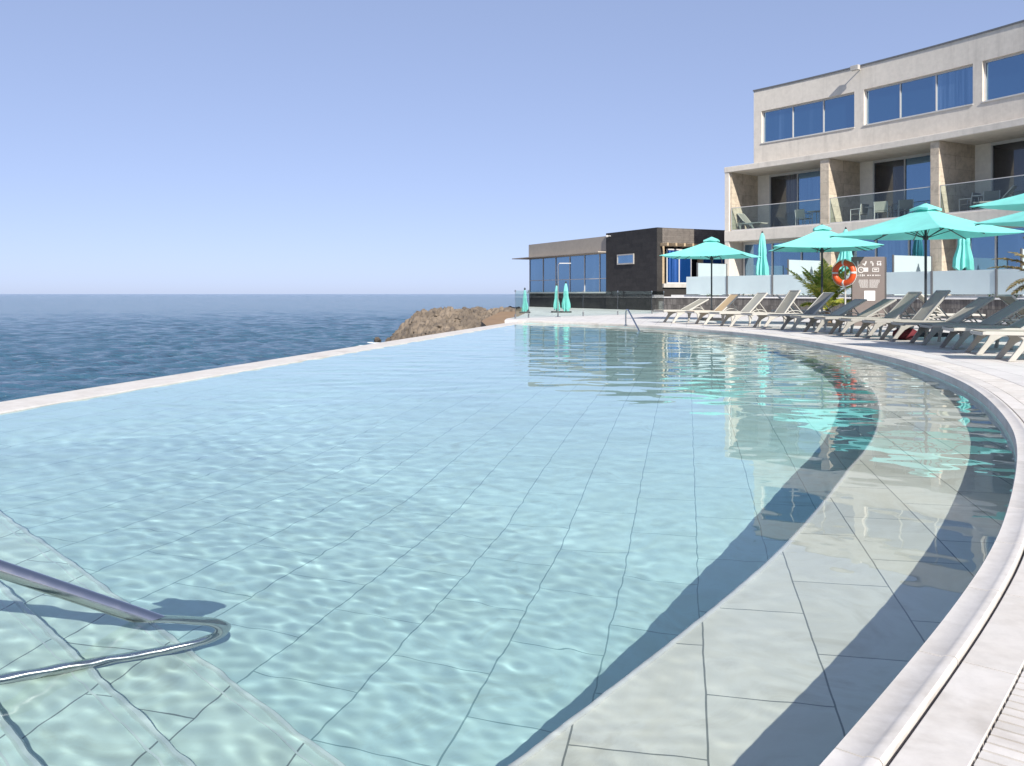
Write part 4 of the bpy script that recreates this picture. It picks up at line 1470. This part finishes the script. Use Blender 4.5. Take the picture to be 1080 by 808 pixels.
# far (dark) leg foot and near leg foot of every lounger as seen from the pool
rows = [  # near leg x, d ; axis heading (deg, 0 = +x, positive turns away), back angle, frame, sling, label
    (4.98, 26.4, 16, 27, LW, SG, 'leftmost sun lounger, grey sling, back only slightly raised, beside the far handrail'),
    (5.62, 24.9, 12, 42, LW, ST, 'sun lounger with tan sling, second from the left, by the farthest parasol'),
    (5.96, 23.3, 10, 46, LW, SP, 'pale beige sling sun lounger, third from the left'),
    (6.52, 22.1, 8, 54, LW, SG, 'white framed sun lounger with steep grey back, fourth from the left'),
    (6.86, 20.95, 5, 46, LW, SD, 'white framed sun lounger with charcoal back leaning beside the low palm'),
    (6.96, 19.6, 3, 30, LT, SP, 'sun lounger with low pale back right below the orange lifebuoy'),
    (7.08, 18.4, 0, 31, LT, SG, 'sun lounger with low grey back right in front of the brown sign'),
    (7.18, 17.25, -2, 47, LT, SG, 'sun lounger with steep grey back, left of the large parasol pole'),
    (7.18, 16.1, -4, 50, LT, SG, 'steepest backed grey sun lounger, just right of the large parasol pole'),
    (7.20, 14.95, -7, 36, LT, SG, 'grey sun lounger right of the steepest backed one, back moderately raised'),
    (7.12, 13.75, -10, 33, LT, SG, 'taupe framed grey sun lounger, third from the right edge'),
    (6.86, 12.55, -14, 33, LW, SG, 'white framed grey sun lounger, second from the right edge'),
    (6.60, 11.3, -16, 35, LW, SG, 'nearest sun lounger, foot end cut by the right edge of the photo'),
]
protos = {}
for (x, y, hd, ba, fr, sl_, lab) in rows:
    o = lounger(fr, sl_, ba)
    h = R(hd)
    # near leg foot sits at local (0.34, -0.31)
    lx, ly = 0.34, -0.31
    o.location = (x - (math.cos(h) * lx - math.sin(h) * ly), y - (math.sin(h) * lx + math.cos(h) * ly), 0)
    o.rotation_euler = (0, 0, h)
    tag(o, lab, 'sun lounger', 'sun loungers lined up along the curved pool edge')
# a second, looser row behind
back = [(10.6, 21.5, 170, 42, LW, SP, 'pale sun lounger in the back row, behind the lounger with steep grey back'),
        (10.5, 17.6, 176, 40, LW, SG, 'white framed sun lounger in the back row, right of the large parasol'),
        (8.6, 26.6, 165, 40, LW, SP, 'pale sun lounger in the back row, behind the third and fourth loungers from the left')]
for (x, y, hd, ba, fr, sl_, lab) in back:
    o = lounger(fr, sl_, ba)
    o.location = (x + 1.2, y, 0)
    o.rotation_euler = (0, 0, R(hd))
    tag(o, lab, 'sun lounger', 'sun loungers in the back row')
# red bundle under a lounger
m = MB()
m.lathe([(0.05, 0.0), (0.17, 0.015), (0.215, 0.08), (0.20, 0.17), (0.12, 0.225), (0.03, 0.235)], n=18)
o = m.build('beach_bag', M['red_cloth'], smooth=True)
o.location = (7.72, 16.75, 0); o.scale = (1.15, 0.8, 1)
tag(o, 'dark red bag lying under the sun lounger beside the large parasol', 'bag')

# ------------------------------------------------------------------ palms
def palm(loc, trunk_h, fronds, seed, label, mat, leaf=0.30, tr=0.13):
    t = empty('palm_tree', loc)
    tag(t, label, 'palm')
    rg = random.Random(seed)
    m = MB()
    path = []; rad = []
    for i in range(9):
        s = i / 8
        path.append((0.03 * math.sin(s * 3), 0.02 * s, trunk_h * s)); rad.append(tr * (1.15 - 0.35 * s) * (1 + 0.10 * (i % 2)))
    m.tube(path, rad, 12)
    m.build('trunk', M['bark'], t)
    m = MB()
    for (az, el, L, droop) in fronds:
        az = R(az)
        hx = Vector((math.cos(az), math.sin(az), 0)); up = Vector((0, 0, 1))
        pts = []
        p = Vector((0, 0, trunk_h)); e = R(el); n = 16
        for i in range(n + 1):
            pts.append(p.copy())
            p = p + (hx * math.cos(e) + up * math.sin(e)) * (L / n)
            e -= R(droop) / n * (0.4 + 1.2 * i / n)
        m.tube(pts, [0.016 * (1 - 0.85 * i / n) + 0.002 for i in range(n + 1)], 5)
        side = hx.cross(up).normalized()
        for i in range(60):
            s = 0.16 + 0.84 * (i + rg.random()) / 60
            j = min(int(s * n), n - 1); f = s * n - j
            c = pts[j].lerp(pts[j + 1], f)
            tg = (pts[j + 1] - pts[j]).normalized()
            for sd in (-1, 1):
                ll = leaf * math.sin(math.pi * min(1, 0.18 + s * 0.80)) * rg.uniform(0.75, 1.15)
                d = (side * sd * 0.8 + tg * 0.62 + up * rg.uniform(0.0, 0.35)).normalized()
                w = tg * 0.019
                tip = c + d * ll + Vector((0, 0, -ll * rg.uniform(0.1, 0.35)))
                mid = c + d * ll * 0.5 + Vector((0, 0, 0.01))
                m.poly([c - w * 0.5, mid - w, tip, mid + w, c + w * 0.5])
    m.build('crown', mat, t)
    return t
rg = random.Random(4)
fr_ = [(182, 54, 1.75, 25), (150, 75, 1.5, 40), (120, 70, 1.5, 50), (60, 76, 1.5, 35), (25, 70, 1.5, 45), (350, 60, 1.3, 60), (300, 72, 1.5, 45), (240, 78, 1.6, 25), (340, 80, 1.5, 35),
       (250, 70, 1.15, 45), (215, 62, 1.2, 60), (200, 80, 1.25, 30), (90, 85, 1.35, 30), (10, 80, 1.3, 30), (320, 82, 1.25, 30), (270, 40, 0.9, 70), (0, 35, 0.95, 70), (180, 30, 0.8, 60)]
palm(pxd(872, 25.0) + Vector((0, 0, 0)), 0.42, fr_, 3, 'low bushy palm with yellow green fronds behind the parasol pole and lifebuoy', M['palm'], 0.42)
fr2 = [(172, 28, 1.7, 45), (195, 10, 1.6, 60), (215, 40, 1.6, 60), (150, 45, 1.6, 60), (120, 55, 1.5, 55), (90, 40, 1.5, 60), (60, 50, 1.5, 60), (30, 35, 1.5, 60), (0, 45, 1.5, 60),
       (330, 30, 1.5, 60), (300, 50, 1.5, 60), (270, 35, 1.5, 60), (240, 55, 1.5, 60), (180, -5, 1.3, 50), (200, 65, 1.6, 45)]
palm(pxd(1108, 23.5), 1.25, fr2, 8, 'palm reaching in from the right edge with ragged drying fronds', M['palm_dry'], 0.30)

# ------------------------------------------------------------------ lifebuoy and its post
pp = pxd(891.5, 23.3)
ps = empty('lifebuoy_post', pp)
tag(ps, 'slim grey post that carries the orange lifebuoy', 'post')
m = MB(); m.tube([(0, 0, 0), (0, 0, 1.86)], 0.022, 10); m.build('pole', M['concrete'], ps)
m = MB(); m.lathe([(0.12, 0), (0.12, 0.02), (0.03, 0.04)], n=14); m.build('base_plate', M['concrete'], ps)
lb = empty('lifebuoy', pp + Vector((-0.07, -0.10, 1.47)), R(-54))
tag(lb, 'orange ring lifebuoy with pale bands hanging on the post beside the sign', 'lifebuoy')
Rm, rm = 0.275, 0.08
m = MB()
m.tube([(Rm * math.cos(6.283 * k / 40), 0, Rm * math.sin(6.283 * k / 40)) for k in range(40)], rm, 14, closed=True)
m.build('ring', M['orange'], lb, smooth=True)
for k in range(4):
    g = math.pi / 4 + k * math.pi / 2
    g += R(45)
    m = MB()
    m.tube([(Rm * math.cos(g + s), 0, Rm * math.sin(g + s)) for s in (-0.09, -0.03, 0.03, 0.09)], rm + 0.004, 14)
    m.build('band', M['sign_white'], lb, smooth=True)
m = MB()
pts = []
for k in range(48):
    g = 6.283 * k / 48
    rr = Rm + rm + 0.008 + 0.02 * abs(math.sin(2 * g))
    pts.append((rr * math.cos(g), 0, rr * math.sin(g)))
m.tube(pts, 0.007, 6, closed=True)
m.build('rope', M['rope'], lb, smooth=True)

# ------------------------------------------------------------------ brown information sign
sp = pxd(915.3, 24.0)
sg = empty('information_sign', sp, R(-6))
tag(sg, 'tall taupe information sign with white pictograms and a paper notice', 'sign')
SWd, SHt = 0.88, 1.94
m = MB(); m.box(-SWd / 2, SWd / 2, -0.05, 0.05, 0.0, SHt); m.build('panel', M['sign_brown'], sg, bevel=0.006)
m = MB(); m.box(SWd / 2 - 0.002, SWd / 2 + 0.05, -0.045, 0.045, 0.0, SHt - 0.01); m.build('edge_strip', M['sign_edge'], sg)
ic = MB()
def flush(name):
    global ic
    ic.build(name, M['sign_white'], sg)
    ic = MB()
Y0 = -0.0535
def disc(cx, cz, r, n=14, r2=0.0):
    if r2:
        for k in range(n):
            a0, a1 = 6.283 * k / n, 6.283 * (k + 1) / n
            ic.poly([(cx + r * math.cos(a0), Y0, cz + r * math.sin(a0)), (cx + r * math.cos(a1), Y0, cz + r * math.sin(a1)),
                     (cx + r2 * math.cos(a1), Y0, cz + r2 * math.sin(a1)), (cx + r2 * math.cos(a0), Y0, cz + r2 * math.sin(a0))])
    else:
        ic.poly([(cx + r * math.cos(6.283 * k / n), Y0, cz + r * math.sin(6.283 * k / n)) for k in range(n)])
def bar(x0, z0, x1, z1, w):
    d = Vector((x1 - x0, 0, z1 - z0)).normalized(); nn = Vector((-d.z, 0, d.x)) * (w / 2)
    a = Vector((x0, Y0, z0)); b = Vector((x1, Y0, z1))
    ic.poly([a - nn, b - nn, b + nn, a + nn])
S = 24.0 / 900.0          # metres per photo pixel on the sign
def sx(zx): return (zx - 290) / 11.55 * S
def sz(zy): return SHt - (zy - 127) / 11.55 * S
# standing figure
disc(sx(165), sz(186), 0.022); bar(sx(165), sz(195), sx(165), sz(218), 0.045); bar(sx(161), sz(218), sx(161), sz(236), 0.018); bar(sx(169), sz(218), sx(169), sz(236), 0.018)
flush('pictogram')
# reclining figure
disc(sx(262), sz(188), 0.02); bar(sx(262), sz(196), sx(248), sz(220), 0.035); bar(sx(252), sz(218), sx(225), sz(216), 0.03); bar(sx(225), sz(216), sx(222), sz(208), 0.02); bar(sx(240), sz(222), sx(252), sz(238), 0.022)
flush('pictogram')
# shower figure
bar(sx(312), sz(190), sx(325), sz(184), 0.022); bar(sx(325), sz(184), sx(338), sz(196), 0.022); disc(sx(342), sz(208), 0.018); bar(sx(342), sz(214), sx(342), sz(236), 0.03); bar(sx(318), sz(196), sx(314), sz(206), 0.012); bar(sx(325), sz(198), sx(322), sz(208), 0.012)
flush('pictogram')
# shaded bathers
bar(sx(390), sz(184), sx(440), sz(184), 0.02); bar(sx(415), sz(178), sx(415), sz(184), 0.03); disc(sx(398), sz(200), 0.016); bar(sx(398), sz(206), sx(398), sz(232), 0.03); bar(sx(398), sz(222), sx(416), sz(222), 0.02); disc(sx(430), sz(202), 0.016); bar(sx(430), sz(208), sx(430), sz(232), 0.045); bar(sx(385), sz(210), sx(395), sz(216), 0.015)
flush('pictogram')
# clock and plate
disc(sx(202), sz(285), 0.085 * 1.0, 24, 0.064); bar(sx(202), sz(285), sx(202), sz(270), 0.016); bar(sx(202), sz(285), sx(213), sz(288), 0.016)
bar(sx(232), sz(283), sx(287), sz(283), 0.115)
for (x0, z0, x1, z1) in ((338, 264, 412, 264), (338, 306, 412, 306), (340, 264, 340, 306), (410, 264, 410, 306)):
    bar(sx(x0), sz(z0), sx(x1), sz(z1), 0.018)
bar(sx(356), sz(284), sx(394), sz(284), 0.028)
flush('pictogram')
# row of small pictograms
for i, (x, w, h) in enumerate(((167, 5, 16), (185, 3, 22), (200, 8, 24), (222, 10, 26), (240, 12, 16), (285, 20, 12), (312, 14, 12), (340, 12, 14), (352, 6, 18), (378, 16, 14), (402, 12, 16), (424, 14, 8))):
    bar(sx(x), sz(352 + h / 2), sx(x), sz(352 - h / 2), w / 11.55 * S)
flush('pictogram_row')
# two columns of small print
rgp = random.Random(2)
for i in range(8):
    z = sz(409 + i * 12.6)
    sh_ = 5 * max(0, i - 2)
    for side in (0, 1):
        x = (168 + sh_ + rgp.uniform(0, 10)) if side == 0 else 302
        xe = 288 if side == 0 else (425 - sh_ - rgp.uniform(0, 14))
        while x < xe:
            w = rgp.uniform(9, 26)
            bar(sx(x), z, sx(min(x + w, xe)), z, 0.013)
            x += w + 4
flush('small_print')
m = MB(); m.box(sx(242), sx(368), -0.0545, -0.0505, sz(658), sz(540)); m.build('paper_notice', M['paper'], sg)

# ------------------------------------------------------------------ balcony furniture
def chair(loc, rz, label, mat):
    t = empty('balcony_chair', loc, rz)
    tag(t, label, 'chair', 'armchairs on the hotel balconies')
    m = MB(); m.box(-0.26, 0.26, -0.25, 0.25, 0.40, 0.44); m.build('seat', mat, t, bevel=0.008)
    m = MB(); m.hexa([(-0.26, 0.22, 0.46), (0.26, 0.22, 0.46), (0.26, 0.25, 0.46), (-0.26, 0.25, 0.46), (-0.26, 0.30, 0.86), (0.26, 0.30, 0.86), (0.26, 0.33, 0.86), (-0.26, 0.33, 0.86)]); m.build('backrest', mat, t, bevel=0.008)
    for sx_ in (-1, 1):
        m = MB(); m.tube([(sx_ * 0.28, -0.24, 0), (sx_ * 0.28, -0.24, 0.64)], 0.018, 8); m.build('leg', M['white_metal'], t)
        m = MB(); m.tube([(sx_ * 0.28, 0.27, 0), (sx_ * 0.28, 0.25, 0.44), (sx_ * 0.28, 0.32, 0.86)], 0.018, 8); m.build('leg', M['white_metal'], t)
        m = MB(); m.tube([(sx_ * 0.28, -0.25, 0.64), (sx_ * 0.28, 0.28, 0.64)], 0.02, 8); m.build('armrest', M['white_metal'], t)
    return t
def table(loc, label):
    t = empty('balcony_table', loc)
    tag(t, label, 'table', 'small tables on the hotel balconies')
    m = MB(); m.lathe([(0.33, 0.70), (0.33, 0.73), (0.31, 0.735)], n=20); m.build('tabletop', M['white_metal'], t)
    for k in range(4):
        g = 0.785 + k * 1.571
        m = MB(); m.tube([(0.26 * math.cos(g), 0.26 * math.sin(g), 0), (0.22 * math.cos(g), 0.22 * math.sin(g), 0.70)], 0.016, 8); m.build('leg', M['white_metal'], t)
    return t
def bpos(px, off):
    u = u_of(px, off); x, y = F(u, off); return (x, y, Z_S1)
chair(bpos(848, 0.9), R(120), 'pale armchair on the left balcony near its stone pier', M['sling_pale'])
table(bpos(859, 0.8), 'small table on the left balcony, beside the pier')
table(bpos(918, 1.3), 'small table on the middle balcony between two chairs')
chair(bpos(906, 1.0), R(-150), 'dark armchair on the middle balcony by the stone side wall', M['sling_dark'])
chair(bpos(931, 0.9), R(140), 'white armchair on the middle balcony before the dark door', M['sling_pale'])
chair(bpos(955, 1.1), R(160), 'grey armchair on the middle balcony partly behind the parasol top', M['sling_dark'])
table(bpos(1034, 1.2), 'small table on the right balcony by the stone side wall')
chair(bpos(1022, 1.2), R(-150), 'dark armchair on the right balcony near the stone wall', M['sling_dark'])
chair(bpos(1046, 1.3), R(150), 'dark armchair on the right balcony in front of the door', M['sling_dark'])
o = lounger(LW, SD, 48); x, y, z = bpos(783, 0.8); a = ang(1.5)
o.location = (x + 1.3 * math.sin(a), y - 1.3 * math.cos(a), z); o.rotation_euler = (0, 0, math.atan2(math.cos(a), -math.sin(a)) )
tag(o, 'white framed lounger standing on the left hotel balcony', 'sun lounger')
o = lounger(LW, SP, 50); x, y, z = bpos(1058, 0.7)
o.location = (x - 0.6, y + 0.9, z); o.rotation_euler = (0, 0, R(-40))
tag(o, 'pale lounger standing on the right hotel balcony', 'sun lounger')
